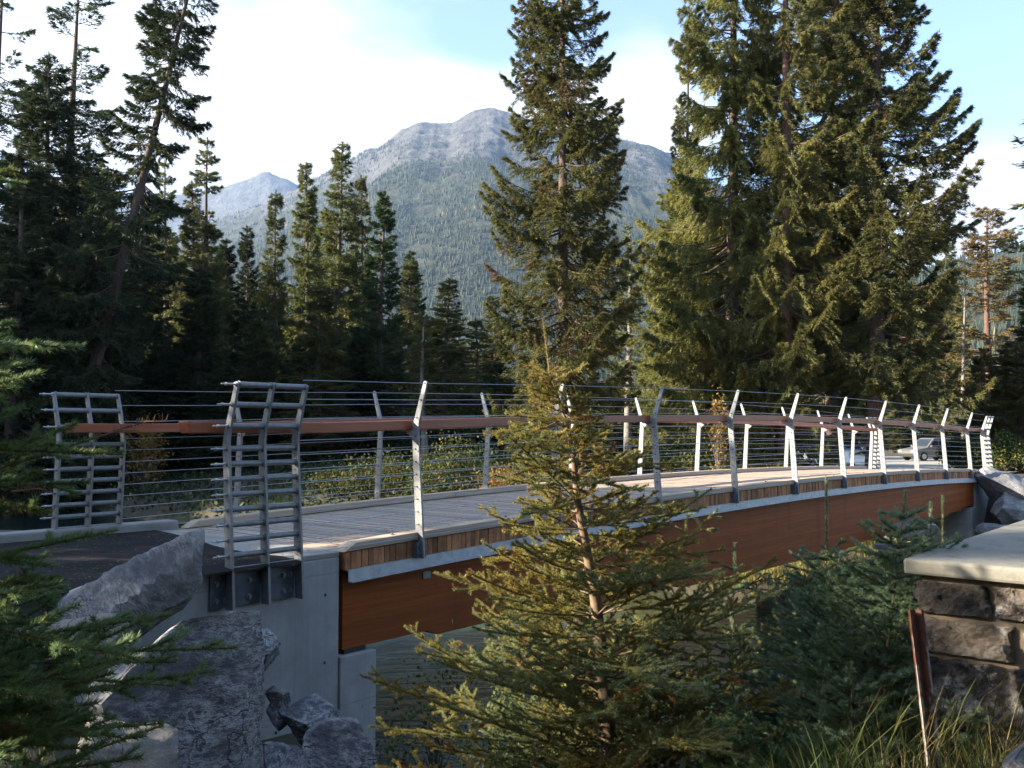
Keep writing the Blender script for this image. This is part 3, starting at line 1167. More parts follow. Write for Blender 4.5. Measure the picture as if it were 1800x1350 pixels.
        for z in CABLE_Z:
            yy = y + sgn * post_v(z)
            t = MB()
            for i in range(2):
                x0, x1 = sorted((uo[i], uo[i + 1]))
                t.tube([(x0 + 0.0115, yy, zp + z), (x1 - 0.0115, yy, zp + z)], 0.0215, 12)
                for xx in (x0 + 0.0115, x1 - 0.0175):
                    t.tube([(xx, yy, zp + z), (xx + 0.006, yy, zp + z)], 0.028, 12)
            t.build('tube', M['galv'], po, smooth_shade=True)
            e = MB()
            x0 = uo[2] + dirn * 0.012
            for (d0, d1, rr) in ((0.0, 0.012, 0.017), (0.012, 0.075, 0.0085), (0.075, 0.09, 0.0125), (0.09, 0.125, 0.006)):
                e.tube([(x0 + dirn * d0, yy, zp + z), (x0 + dirn * d1, yy, zp + z)], rr, 8)
            e.build('tensioner', M['cable'], po, smooth_shade=True)
        b = MB()
        b.tube([(0, 0, 0), (0, sgn * 0.005, 0)], 0.024, 12)
        b.tube([(0, sgn * 0.005, 0), (0, sgn * 0.02, 0)], 0.015, 6)
        bo = None
        for uu in [ua + 0.05, ua + 0.13, (ua + ub) / 2 - 0.07, (ua + ub) / 2 + 0.07, ub - 0.16, ub - 0.10]:
            for zz_ in (-0.21, -0.085):
                bo = b.build('bolt', M['galv'], po) if bo is None else copy_obj(bo, po)
                bo.location = (uu, yb if sgn > 0 else ya, zz_)

    panel(0, -0.47, -1)
    panel(1, -0.47, -1)
    panel(0, BL + 0.72, 1)
    panel(1, BL + 0.72, 1)

    # abutments
    def abut(name, u0, u1, s0, s1, label, far_curb):
        r_ = empty(name, (A[0], A[1], 0), BRZ, label, 'abutment')
        m = MB()
        m.box((u0, 0.078, -3.4), (u1, 2.995, -0.004))
        m.build('wall_block', M['concrete'], r_, bevel=0.012)
        m = MB()
        m.box((s0, 0.06, -3.4), (s1, 2.94, -0.83))
        m.build('bearing_seat', M['concrete'], r_, bevel=0.012)
        for yy in (0.2, 2.7):
            m = MB()
            c = (s0 + s1) / 2
            m.box((c - 0.12, yy - 0.09, -0.829), (c + 0.12, yy + 0.09, -0.79))
            m.build('bearing_pad', M['black'], r_)
        if far_curb:
            m = MB()
            m.box((-2.65, 2.80, -0.6), (u1 + 0.14, 3.02, 0.125))
            m.build('kerb', M['concrete_lt'], r_, bevel=0.02)
            m = MB()
            m.box((-0.75, 0.082, -0.003), (-0.001, 2.79, 0.038))
            m.build('approach_slab', M['concrete_lt'], r_, bevel=0.006)
            m = MB()
            for (uu, zz_) in ((-0.15, -0.30), (-0.15, -1.35), (-0.95, -0.9), (-0.15, -0.85), (-0.6, -0.62), (-0.62, -1.3)):
                m.tube([(uu, 0.0765, zz_), (uu, 0.0775, zz_)], 0.013, 10)
            m.build('tie_hole', M['black'], r_)
        return r_

    abut('abutment', -3.3, -0.002, 0.0, 0.40, 'near concrete bridge abutment beside the piled dark boulders', True)
    abut('abutment', BL + 0.002, BL + 1.75, BL - 0.45, BL, 'far concrete bridge abutment beside the sunlit grey boulders', False)


# ------------------------------------------------------------------ boulders
def rock_mesh(name, seed, size, mat, rough=0.06, planes=16, sub=4, box=0.0):
    import bmesh
    bm = bmesh.new()
    bmesh.ops.create_icosphere(bm, subdivisions=sub + 1, radius=1.0)
    v = np.array([p.co[:] for p in bm.verts])
    f = np.array([[q.index for q in t.verts] for t in bm.faces])
    bm.free()
    r = np.random.default_rng(seed)
    if box:
        v = np.sign(v) * np.abs(v) ** (1 - box)
    v = v * 1.25
    for i in range(planes):
        n = r.normal(size=3)
        n /= np.linalg.norm(n)
        d = r.uniform(0.55, 0.95)
        t = v @ n - d
        v = v - np.outer(np.maximum(t, 0) * 0.97, n)
    sz = np.array(size) / 2
    w = v * sz
    vn = v / np.linalg.norm(v, axis=1, keepdims=True)
    m = float(np.mean(size))
    q = w / m
    disp = fbm(q * 3.1 + seed, 5, seed, 0.55) * rough * m + ridged(q * 5.0 + seed, 4, seed + 9, 0.6) * rough * 0.40 * m
    lay = q @ nrm(np.array([0.3, 0.25, 1.0])) * 9 + fbm(q * 2 + seed, 3, seed + 2) * 1.3
    disp = disp + (np.abs((lay % 1) - 0.5) - 0.25) * rough * 0.42 * m
    w = w + vn * disp[:, None]
    me = mesh_np(name, w, f, None, [mat], smooth_shade=True)
    me.set_sharp_from_angle(angle=R(32))
    return me


def boulder(seed, loc, size, rot, mat, label, rough=0.06, planes=16, sub=4, box=0.0):
    me = rock_mesh('boulder', seed, size, M[mat], rough, planes, sub, box)
    o = mobj('boulder', me)
    o.location = loc
    o.rotation_euler = tuple(R(a) for a in rot)
    return tag(o, label, 'boulder', 'riprap boulders at the abutments')


def build_boulders():
    boulder(11, P(205, 1066, 6.0), (0.56, 0.78, 1.72), (6, 50, 8), 'rock_grey', 'long grey slab boulder leaning up against the near abutment', 0.06, 15, 4, 0.45)
    boulder(23, P(325, 1295, 5.05), (1.06, 0.95, 1.12), (4, 4, 22), 'rock', 'largest dark blue boulder with white veins below the leaning slab', 0.05, 11, 4, 0.4)
    boulder(31, P(405, 1140, 6.35), (0.62, 0.6, 0.55), (10, 5, 40), 'rock', 'dark boulder wedged between the leaning slab and the concrete wall', 0.07, 14)
    boulder(45, P(60, 1200, 5.6), (1.0, 0.8, 0.62), (0, -24, 10), 'rock_pale', 'pale boulder half hidden by spruce branches under the leaning slab', 0.05, 14)
    boulder(52, P(215, 1338, 4.15), (0.66, 0.6, 0.36), (4, 4, 15), 'rock_pale', 'low tan boulder in front of the largest dark boulder', 0.05, 14)
    boulder(63, P(486, 1222, 6.5), (0.19, 0.17, 0.12), (10, 10, 20), 'rock_pale', 'small tan capped stone against the concrete wall', 0.06, 10, 3)
    boulder(64, P(492, 1252, 6.42), (0.15, 0.14, 0.24), (10, 25, 20), 'rock', 'small dark stone under the tan capped stone', 0.06, 10, 3)
    boulder(71, P(556, 1262, 6.5), (0.52, 0.5, 0.34), (0, 16, 30), 'rock', 'blue grey boulder sloping at the foot of the concrete wall', 0.06, 13)
    boulder(82, P(604, 1330, 5.9), (0.46, 0.44, 0.36), (5, 10, 60), 'rock', 'dark veined boulder nearest the water below the concrete pier', 0.06, 13)
    boulder(83, P(486, 1345, 5.75), (0.5, 0.45, 0.34), (6, -8, 20), 'rock', 'low dark boulder between the largest boulder and the concrete wall', 0.07, 12)
    boulder(84, P(-40, 1240, 5.2), (0.9, 0.8, 0.7), (5, 0, 70), 'rock', 'dark boulder behind the spruce branches at the path edge', 0.06, 13)
    boulder(91, P(1772, 862, 23.3), (1.5, 1.25, 1.15), (10, 20, 20), 'rock_grey', 'sunlit jagged grey boulder behind the far railing panel', 0.06, 15)
    boulder(92, P(1775, 905, 22.6), (1.4, 1.1, 0.85), (0, 5, 50), 'rock_grey', 'shaded grey boulder under the jagged one at the far abutment', 0.06, 14)
    boulder(93, P(1765, 935, 21.6), (1.0, 0.8, 0.4), (0, 0, 10), 'rock_grey', 'flat grey rock at the foot of the far boulders', 0.06, 12)
    boulder(94, P(1618, 936, 17.9), (0.95, 0.7, 0.42), (0, 8, 30), 'rock_pale', 'pale sandy boulder on the bank under the bridge', 0.04, 12)
    boulder(95, P(1560, 962, 17.4), (0.7, 0.5, 0.2), (0, 0, 30), 'rock_pale', 'low tan rock lying in the bank grass under the bridge', 0.05, 12)
    boulder(96, P(1812, 1345, 2.75), (0.16, 0.2, 0.12), (0, 0, 30), 'rock_grey', 'grey stone in the grass before the stone wall', 0.05, 12, 3)


# ------------------------------------------------------------------ stone wall and rusty post
def build_wall():
    loc = BW(-1.42, 4.93)
    root = empty('stone_wall', (loc.x, loc.y, 0), BRZ, 'low stone wall end with dark weathered stones and a thick concrete cap', 'stone wall')
    Wd, Ln = 1.15, 4.0
    # local x along the wall (away), local -y to the right (near side)
    m = MB()
    m.box((0, -Wd, 0.505), (Ln, 0, 0.565))
    o = m.build('cap', M['cap'], root, bevel=0.012)
    core = MB()
    inset = 0.055
    core.box((inset, -Wd + inset, -1.0), (Ln - 0.05, -inset, 0.5045))
    k = NT('lime_mortar', 0.95)
    n = k.noise(k.coord(), 9, 6, 0.65)
    k.set('Base Color', k.ramp(n, [(0.3, (0.09, 0.07, 0.05)), (0.7, (0.19, 0.15, 0.10))]))
    k.bump(k.noise(k.coord(), 60, 3), 0.5, 0.006)
    core.build('mortar_core', k.m, root)
    # stones
    ks = NT('weathered_wall_stone', 0.88)
    c = ks.coord()
    n = ks.noise(c, 6.5, 8, 0.68)
    isl = ks.island()
    f = ks.math('ADD', n, ks.math('MULTIPLY', ks.math('SUBTRACT', isl, 0.5), 0.42))
    col = ks.ramp(f, [(0.34, (0.016, 0.014, 0.014)), (0.52, (0.046, 0.039, 0.033)), (0.66, (0.115, 0.088, 0.064)), (0.8, (0.19, 0.155, 0.12))])
    wv = ks.noise(c, 13, 9, 0.75)
    pat = ks.maprange(ks.noise(c, 4.0, 4), 0.52, 0.62)
    col = ks.mix(ks.math('MULTIPLY', ks.maprange(wv, 0.50, 0.60), pat), col, (0.42, 0.40, 0.37))
    ks.set('Base Color', col)
    ks.bump(ks.noise(c, 30, 10, 0.78), 1.0, 0.02)
    r = np.random.default_rng(12)
    V, Q, nb = [], [], 0

    def stone(a0, a1, z0, z1, place, fine):
        nonlocal nb
        nx, nz = (64, 40) if fine else (16, 10)
        s, t = np.meshgrid(np.linspace(0, 1, nx), np.linspace(0, 1, nz))
        bul = np.minimum(1, 3.2 * (1 - np.abs(2 * s - 1) ** 10)) * np.minimum(1, 3.2 * (1 - np.abs(2 * t - 1) ** 8))
        jit = fbm(np.stack([s * 4 * (a1 - a0) * 5 + r.uniform(0, 50), t * 4 * (z1 - z0) * 6 + r.uniform(0, 50), s * 0], -1), 6, 8, 0.62)
        ed = fbm(np.stack([s * 4 + r.uniform(0, 50), t * 3, s * 0 + 2], -1), 2, 3)
        aa = a0 + (a1 - a0) * s + ed * 0.024
        zz_ = z0 + (z1 - z0) * t + jit * 0.016
        dep = 0.026 * bul + 0.034 * jit * bul - 0.012 * (1 - bul)
        pts = place(aa, zz_, dep)
        V.append(pts.reshape(-1, 3))
        i = np.arange(nx * nz).reshape(nz, nx) + nb
        Q.append(np.stack([i[:-1, :-1], i[:-1, 1:], i[1:, 1:], i[1:, :-1]], -1).reshape(-1, 4))
        nb += nx * nz

    def face(length, place, seed):
        rr = np.random.default_rng(seed)
        z = 0.485
        for h in (0.125, 0.155, 0.235, 0.20, 0.19, 0.2, 0.2):
            a = 0.0
            while a < length - 0.04:
                w = min(rr.uniform(0.15, 0.62) if h < 0.2 else rr.uniform(0.3, 0.75), length - a)
                if length - a - w < 0.1:
                    w = length - a
                stone(a + 0.008, a + w - 0.008, z - h + 0.006 + rr.uniform(-0.008, 0.012), z - 0.008 + rr.uniform(-0.014, 0.006), place, seed == 2)
                a += w
            z -= h

    face(Wd - 0.07, lambda a, z, d: np.stack([inset - d, -0.03 - a, z], -1), 2)
    face(Ln - 0.07, lambda a, z, d: np.stack([0.035 + a, -inset + d, z], -1), 5)
    face(Ln - 0.07, lambda a, z, d: np.stack([0.035 + a, -Wd + inset - d, z], -1), 6)
    me = mesh_np('stones', np.concatenate(V), None, np.concatenate(Q), [ks.m], smooth_shade=True)
    mobj('stones', me, root)


def build_rusty_post():
    top, bot = P(1607, 1072, 3.33), P(1640, 1345, 3.22)
    k = NT('rusted_white_paint', 0.75)
    c = k.coord((1, 1, 0.45))
    n = k.noise(c, 16, 7, 0.7)
    z = k.n.new('ShaderNodeSeparateXYZ')
    k.l.new(k.coord(), z.inputs[0])
    yv = k.maprange(k.math('ABSOLUTE', z.outputs[0]), 0.010, 0.024, 0.16, -0.03)
    hv = k.maprange(z.outputs[2], 0.42, 0.62, 0.0, 0.14)
    f = k.math('ADD', k.math('ADD', n, yv), hv)
    rust = k.ramp(k.noise(c, 40, 4), [(0.3, (0.06, 0.018, 0.010)), (0.7, (0.16, 0.05, 0.022))])
    k.set('Base Color', k.mix(k.maprange(f, 0.50, 0.58), (0.27, 0.255, 0.215), rust))
    k.bump(n, 0.4, 0.004)
    m = MB()
    prof = [(-0.030, 0.012), (-0.019, 0.012), (-0.012, -0.010), (0.012, -0.010), (0.019, 0.012), (0.030, 0.012), (0.030, 0.008), (0.022, 0.008), (0.015, -0.014), (-0.015, -0.014), (-0.022, 0.008), (-0.030, 0.008)]
    ln = (top - bot).length + 0.18
    m.prism(prof, lambda p, t: (p[0], -p[1], t), 0.0, ln)
    o = m.build('rusty_post', [k.m], None)
    h = MB()
    zq = Vector((0, 0, 1)).rotation_difference((top - bot).normalized())
    for i in range(9):
        zc = 0.12 + i * 0.062
        h.tube([(0, 0.0102, zc), (0, 0.0098 - 0.002, zc)], 0.0045, 8)
    hh = h.build('bolt_hole', M['black'], o)
    hh['kind'] = 'thing'
    o.rotation_mode = 'QUATERNION'
    rot = zq @ Matrix.Rotation(R(20), 3, 'Z').to_quaternion()
    o.rotation_quaternion = rot
    d = (top - bot).normalized()
    o.location = bot - d * 0.18
    tag(o, 'leaning rusty steel sign post with flaking white paint beside the stone wall', 'sign post')


# ------------------------------------------------------------------ conifers
def nrm(a):
    return a / np.maximum(np.linalg.norm(a, axis=-1, keepdims=True), 1e-9)


def tubes_np(Pn, Rn, sides=5):
    """(B,K,3) polylines -> tube mesh arrays"""
    B, K, _ = Pn.shape
    d = np.empty_like(Pn)
    d[:, 1:-1] = Pn[:, 2:] - Pn[:, :-2]
    d[:, 0] = Pn[:, 1] - Pn[:, 0]
    d[:, -1] = Pn[:, -1] - Pn[:, -2]
    d = nrm(d)
    ref = np.where(np.abs(d[..., 2:3]) > 0.9, np.array([1.0, 0, 0]), np.array([0, 0, 1.0]))
    u = nrm(np.cross(d, ref))
    w = np.cross(d, u)
    a = np.arange(sides) * 2 * math.pi / sides
    ring = Pn[:, :, None] + (u[:, :, None] * np.cos(a)[None, None, :, None] + w[:, :, None] * np.sin(a)[None, None, :, None]) * Rn[:, :, None, None]
    idx = np.arange(B * K * sides).reshape(B, K, sides)
    q = np.stack([idx[:, :-1], np.roll(idx, -1, 2)[:, :-1], np.roll(idx, -1, 2)[:, 1:], idx[:, 1:]], -1).reshape(-1, 4)
    return ring.reshape(-1, 3), q


def conifer(seed, H, Rad, base=0.12, nbr=120, N=132000, slope=(-0.25, 0.45), upturn=0.25, hang=0.35, shape=0.8, irregular=0.35, sprig=(0.17, 0.045),
            inner=0.15, trunk_r=None, bend=0.0, gap=0.0, spread=1.0, bark='bark', tuft=0.0, stub=0):
    """mature conifer: returns (crown mesh, trunk mesh). Trunk foot at the origin."""
    r = np.random.default_rng(seed)
    trunk_r = trunk_r or H * 0.011 + 0.04
    ph = r.uniform(0, 6.28, 2)

    def axis(z):
        t = z / H
        return np.stack([bend * H * (t ** 2) * 0.5 + 0.006 * H * np.sin(t * 5 + ph[0]), 0.006 * H * np.sin(t * 4 + ph[1]), z], -1)
    zt = np.sort(base + (1 - base) * (1 - (1 - r.random(nbr)) ** 0.9))
    zt = np.clip(zt, base, 0.985)
    if gap > 0:      # bare zones between clusters of limbs
        g = vnoise(np.stack([zt * 11, zt * 0 + seed, zt * 0], -1), seed)
        keep = (g > -0.75 + gap) | (zt > 0.93)
        zt = zt[keep]
    B = len(zt)
    rel = (zt - base) / (1 - base)
    az = r.random(B) * 6.283
    prof = (1 - rel) ** shape * (0.80 + 0.20 * smooth(0, 0.14, rel))
    lob = 1 + irregular * vnoise(np.stack([np.cos(az) * 1.3 + 5, np.sin(az) * 1.3 + 9, zt * 9], -1), seed + 3)
    L = Rad * prof * lob * r.uniform(1 - irregular * 0.9, 1.08, B) + 0.012 * H * (0.5 + r.random(B))
    sl = slope[0] + (slope[1] - slope[0]) * rel ** 1.3 + r.normal(0, 0.10, B)
    up = upturn * r.uniform(0.6, 1.4, B) * (1 - 0.6 * rel)
    rad_dir = np.stack([np.cos(az), np.sin(az), az * 0], -1)
    lat = np.stack([-np.sin(az), np.cos(az), az * 0], -1)
    sway = r.normal(0, 0.12, B)
    org = axis(zt * H)

    def spine(i, s):
        return org[i] + rad_dir[i] * (L[i] * s)[..., None] + lat[i] * (L[i] * sway[i] * s * s)[..., None] + \
            np.array([0, 0, 1.0]) * (L[i] * (sl[i] * s - 0.22 * s * (1 - s) + up[i] * s * s * s * 0.8))[..., None]
    w = L ** 1.05
    i = r.choice(B, N, p=w / w.sum())
    s = inner + (1 - inner) * r.random(N) ** 0.72
    side = np.where(r.random(N) < 0.5, -1.0, 1.0)
    # second-order twigs sit at discrete places along the limb so that the spray shows separate fingers
    step = np.maximum(3, np.round(L[i] / 0.16))
    s = np.clip((np.floor(s * step) + 0.5 + 0.18 * r.normal(size=N)) / step, inner * 0.6, 1.0)
    key = np.floor(s * step) * 2 + (side > 0)
    kr = _hash(i.astype(np.int64), key.astype(np.int64), (i * 7).astype(np.int64), seed)
    kr2 = _hash(i.astype(np.int64), key.astype(np.int64), (i * 3 + 1).astype(np.int64), seed + 5)
    l2 = (L[i] * 0.36 * np.sin(np.clip(s * 1.15 + 0.12, 0, 1.25) * 2.5) * (1.05 - 0.55 * s) + 0.10) * (0.55 + 0.75 * kr) * spread
    l2 = np.minimum(l2, 0.85 * spread)
    ds = 0.03
    tang = nrm(spine(i, np.minimum(s + ds, 1.03)) - spine(i, s - ds))
    ang = R(42) + R(24) * kr2
    sec = nrm(tang * np.cos(ang)[:, None] + lat[i] * (side * np.sin(ang))[:, None] + np.array([0, 0, 1.0]) * (-hang * (0.35 + 0.9 * kr))[:, None])
    q = r.random(N) ** 0.8
    p = spine(i, s) + sec * (l2 * q)[:, None] + np.array([0, 0, -1.0]) * (hang * 0.45 * l2 * q * q)[:, None]
    p += r.normal(0, 0.018, (N, 3))
    dirn = nrm(sec * 0.9 + tang * 0.25 + r.normal(0, 0.42, (N, 3)) + np.array([0, 0, -1.0]) * (hang * 0.35))
    ln = sprig[0] * r.uniform(0.6, 1.3, N)
    wd = sprig[1] * r.uniform(0.7, 1.3, N)
    roll = nrm(np.cross(dirn, r.normal(size=(N, 3))))
    # a few sprigs straight on the leader
    nl = max(60, N // 250)
    zl = H * (0.9 + 0.1 * r.random(nl))
    p[:nl] = axis(zl)
    dirn[:nl] = nrm(np.stack([r.normal(size=nl), r.normal(size=nl), np.abs(r.normal(size=nl)) + 0.6], -1))
    a = p - roll * (wd / 2)[:, None]
    b = p + roll * (wd / 2)[:, None]
    c = p + dirn * ln[:, None]
    verts = np.stack([a, b, c], 1).reshape(-1, 3)
    tris = np.arange(N * 3).reshape(-1, 3)
    # wood
    K = 5
    ss = np.linspace(0, 0.97, K)
    ii = np.repeat(np.arange(B), K)
    sp = spine(ii, np.tile(ss, B)).reshape(B, K, 3)
    br = (0.008 + 0.011 * L)[:, None] * np.array([1.0, 0.75, 0.5, 0.3, 0.12])[None]
    v1, q1 = tubes_np(sp, br, 4)
    Kt = 16
    zt_ = np.linspace(-0.4, H * 0.995, Kt)
    tp = axis(np.maximum(zt_, 0))
    tp[0, 2] = -0.4
    tr = trunk_r * (1 - np.clip(zt_, 0, H) / H) ** 0.85 + 0.008
    tr[0] = trunk_r * 1.25
    v2, q2 = tubes_np(tp[None], tr[None], 9)
    vv, qq = [v1, v2], [q1, q2 + len(v1)]
    if stub:
        nz_ = stub
        zs = H * r.uniform(0.06, base + 0.25, nz_)
        a2 = r.random(nz_) * 6.283
        l2_ = r.uniform(0.3, 1.0, nz_) * Rad * 0.5
        o0 = axis(zs)
        e = np.stack([np.cos(a2), np.sin(a2), -0.15 + r.normal(0, 0.12, nz_)], -1) * l2_[:, None]
        pp = np.stack([o0, o0 + e * 0.5 + r.normal(0, 0.03, (nz_, 3)), o0 + e], 1)
        v3, q3 = tubes_np(pp, np.tile(np.array([0.014, 0.009, 0.004]), (nz_, 1)), 4)
        qq.append(q3 + len(v1) + len(v2))
        vv.append(v3)
    return verts, tris, np.concatenate(vv), np.concatenate(qq)


VAR = {}


def variant(name, mat, bark='bark', **kw):
    v, t, wv, wq = conifer(**kw)
    VAR[name] = (mesh_np('crown', v, t, None, [M[mat]]), mesh_np('trunk', wv, None, wq, [M[bark]], smooth_shade=True), kw['H'], kw['Rad'])


def place_tree(var, x, y, H, Rad, rz, label, group=None, lean=(0, 0), name='spruce_tree', z=None):
    crown, trunk, h0, r0 = VAR[var]
    z = ghs(x, y) if z is None else z
    root = empty(name, (x, y, z), rz, label, 'tree', group)
    # lean: tilt the whole tree about its foot (degrees to the right / away)
    root.rotation_euler = (Matrix.Rotation(R(lean[0]), 3, 'Y') @ Matrix.Rotation(R(-lean[1]), 3, 'X') @ Matrix.Rotation(rz, 3, 'Z')).to_euler()
    root.scale = (1.3 * Rad / r0, 1.3 * Rad / r0, H / h0)
    mobj('crown', crown, root)
    mobj('trunk', trunk, root)
    return root


def tree_px(var, px_base, Y, py_top, hw_px, label, px_top=None, group=None, rz=None, name='spruce_tree', lean_extra=0):
    b = P(px_base, 760, Y)
    z = ghs(b.x, Y)
    top = P(px_base if px_top is None else px_top, py_top, Y)
    lean = math.degrees(math.atan2(top.x - b.x, top.z - z))
    H = math.hypot(top.z - z, top.x - b.x)
    rz = (abs(int(px_base * 13 + py_top * 7)) % 628) / 100 if rz is None else rz
    return place_tree(var, b.x, Y, H, hw_px * Y / FPX, rz, label, group, (lean, lean_extra), name)


def build_forest():
    # kinds shared by many trees
    variant('cone_a', 'spruce', seed=1, H=15, Rad=1.75, base=0.05, nbr=330, N=110000, slope=(-0.40, 0.45), hang=0.35, shape=0.85, irregular=0.30, sprig=(0.16, 0.036))
    variant('cone_b', 'spruce', seed=2, H=15, Rad=1.7, base=0.08, nbr=280, N=95000, slope=(-0.38, 0.45), hang=0.45, shape=0.75, irregular=0.38, sprig=(0.16, 0.036))
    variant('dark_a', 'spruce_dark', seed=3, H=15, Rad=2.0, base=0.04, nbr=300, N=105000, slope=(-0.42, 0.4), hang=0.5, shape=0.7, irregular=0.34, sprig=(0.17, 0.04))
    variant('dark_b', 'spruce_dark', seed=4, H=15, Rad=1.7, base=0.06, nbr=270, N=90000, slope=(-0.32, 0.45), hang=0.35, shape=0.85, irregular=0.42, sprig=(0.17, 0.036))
    variant('slim', 'spruce', seed=5, H=15, Rad=1.3, base=0.18, nbr=210, N=52000, slope=(-0.42, 0.45), hang=0.35, shape=0.7, irregular=0.45, gap=0.08, stub=40, sprig=(0.15, 0.034))
    variant('brown', 'spruce_brown', seed=6, H=15, Rad=1.6, base=0.10, nbr=270, N=85000, slope=(-0.40, 0.45), hang=0.45, shape=0.8, irregular=0.38, sprig=(0.16, 0.036))
    variant('sparse', 'spruce_dark', seed=8, H=18, Rad=2.0, base=0.30, nbr=150, N=50000, slope=(-0.3, 0.30), upturn=0.3, hang=0.25, shape=0.5, irregular=0.45, gap=0.15, inner=0.25, stub=50, sprig=(0.15, 0.034))
    variant('bare', 'spruce_brown', seed=9, H=12, Rad=1.0, base=0.3, nbr=110, N=9000, slope=(-0.3, 0.3), hang=0.2, shape=0.7, irregular=0.6, bark='bark_grey', stub=60)
    variant('snag', 'spruce_brown', seed=10, H=9, Rad=0.8, base=0.45, nbr=26, N=900, slope=(-0.1, 0.3), hang=0.2, shape=0.5, irregular=0.6, bark='bark_grey', stub=20)
    T = tree_px
    # ---- left group
    T('sparse', 100, 41, -60, 92, 'tall sparse spruce with a bare upper trunk standing above the dense left trees', px_top=138)
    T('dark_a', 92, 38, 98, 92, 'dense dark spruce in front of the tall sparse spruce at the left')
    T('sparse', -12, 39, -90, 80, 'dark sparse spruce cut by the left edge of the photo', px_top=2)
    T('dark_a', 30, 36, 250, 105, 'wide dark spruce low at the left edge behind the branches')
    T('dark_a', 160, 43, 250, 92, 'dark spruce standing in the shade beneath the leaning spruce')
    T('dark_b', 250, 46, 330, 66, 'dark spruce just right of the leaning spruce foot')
    T('slim', 292, 52, 282, 34, 'slender spruce with a thin top just left of the thin sparse spruce')
    T('slim', 366, 47, 243, 42, 'thin sparse spruce standing out against the white sky left of the far peak')
    T('cone_b', 338, 50, 318, 46, 'olive spruce directly behind the thin sparse spruce')
    T('dark_b', 398, 52, 420, 40, 'short dark spruce right of the thin sparse spruce')
    T('dark_b', 434, 58, 398, 34, 'small dark pointed spruce under the blue mountain shoulder')
    T('cone_b', 486, 52, 336, 36, 'narrow spruce left of the brown topped spruce')
    T('brown', 538, 50, 285, 42, 'brown topped spruce in the middle row across the river')
    T('cone_a', 598, 47, 250, 56, 'tallest dense spruce of the middle row across the river')
    T('cone_b', 636, 49, 308, 36, 'spruce tucked to the right of the tallest middle row spruce')
    T('dark_b', 672, 46, 336, 48, 'dark spruce at the right end of the middle row')
    T('cone_b', 722, 55, 455, 40, 'green spruce behind the dark spruce at the right end of the row')
    T('cone_a', 786, 44, 490, 58, 'neat conical spruce in front of the forested mountain slope', rz=1.0)
    T('bare', 745, 40, 560, 30, 'grey half dead spruce beside the neat conical spruce', name='dead_tree')
    T('cone_b', 838, 56, 560, 46, 'short spruce in the gap left of the big middle spruce')
    T('cone_a', 868, 58, 520, 44, 'green spruce rising close behind the left side of the big middle spruce')
    T('cone_a', 455, 44, 560, 58, 'short spruce below the small dark pointed spruce')
    T('cone_b', 560, 42, 500, 60, 'mid height spruce in front of the brown topped spruce')
    T('dark_b', 350, 42, 470, 58, 'shaded spruce in front of the thin sparse spruce')
    # leaning spruce
    variant('leaning', 'spruce_dark', seed=14, H=21, Rad=2.2, base=0.20, nbr=230, N=110000, slope=(-0.48, 0.2), upturn=0.2, hang=0.35, shape=0.5, irregular=0.5, gap=0.10, bend=0.06, trunk_r=0.27, sprig=(0.17, 0.038))
    T('leaning', 105, 37, -160, 80, 'dark spruce leaning far to the right above the left trees', px_top=345, rz=0.0)
    # ---- middle
    variant('middle', 'spruce_brown', seed=27, H=20, Rad=2.6, base=0.08, nbr=330, N=470000, slope=(-0.34, 0.35), upturn=0.42, hang=0.42, shape=0.48, irregular=0.40, gap=0.0, trunk_r=0.25, sprig=(0.115, 0.026), inner=0.12, stub=40)
    T('middle', 988, 28, -250, 100, 'big ragged spruce with a visible trunk standing in the middle of the view', rz=2.2)
    T('bare', 1105, 36, 395, 34, 'thin half dead spruce between the big middle spruce and the right cluster', name='dead_tree')
    # ---- right cluster
    variant('big_a', 'spruce_yellow', seed=31, H=18, Rad=3.1, base=0.03, nbr=300, N=460000, slope=(-0.45, 0.35), upturn=0.25, hang=0.75, shape=0.60, irregular=0.35, trunk_r=0.27, sprig=(0.12, 0.025), inner=0.2, spread=1.0)
    variant('big_b', 'spruce_yellow', seed=32, H=20, Rad=2.9, base=0.05, nbr=240, N=400000, slope=(-0.40, 0.35), upturn=0.35, hang=0.5, shape=0.40, irregular=0.45, gap=0.12, trunk_r=0.30, sprig=(0.12, 0.025), inner=0.28, bark='bark_red')
    variant('big_c', 'spruce', seed=33, H=18, Rad=3.0, base=0.13, nbr=270, N=430000, slope=(-0.22, 0.4), upturn=0.45, hang=0.4, shape=0.48, irregular=0.48, trunk_r=0.27, sprig=(0.12, 0.026), inner=0.22)
    T('big_a', 1288, 30.5, -260, 132, 'yellow green spruce with hanging sprays forming the left side of the right cluster', rz=0.6)
    T('big_b', 1378, 29, -330, 102, 'tallest reddish trunked spruce in the centre of the right cluster', rz=1.9)
    T('big_c', 1540, 28.5, -260, 132, 'broad spruce with long upswept limbs at the right side of the right cluster', rz=3.3)
    T('big_c', 1462, 36, -120, 112, 'dark spruce filling the middle of the right cluster behind the front trunks', rz=5.1)
    T('big_a', 1215, 33, 270, 100, 'lower yellow green spruce spreading at the left foot of the right cluster', rz=4.0)
    T('slim', 1212, 40, 12, 34, 'slender spruce spire rising left of the right cluster', rz=2.0)
    # ---- right edge
    T('cone_b', 1662, 84, 420, 40, 'narrow spruce in the gap right of the right cluster')
    variant('dying', 'dying', seed=41, H=13, Rad=1.5, base=0.2, nbr=120, N=38000, slope=(-0.15, 0.7), upturn=0.25, hang=0.25, shape=0.38, irregular=0.6, gap=0.15, bark='bark_red', stub=60, trunk_r=0.16, sprig=(0.14, 0.034))
    T('dying', 1738, 45, 368, 62, 'dying spruce with orange brown needles at the right', rz=1.2)
    T('snag', 1694, 40, 480, 22, 'bare grey dead trunk left of the dying orange spruce', name='dead_tree')
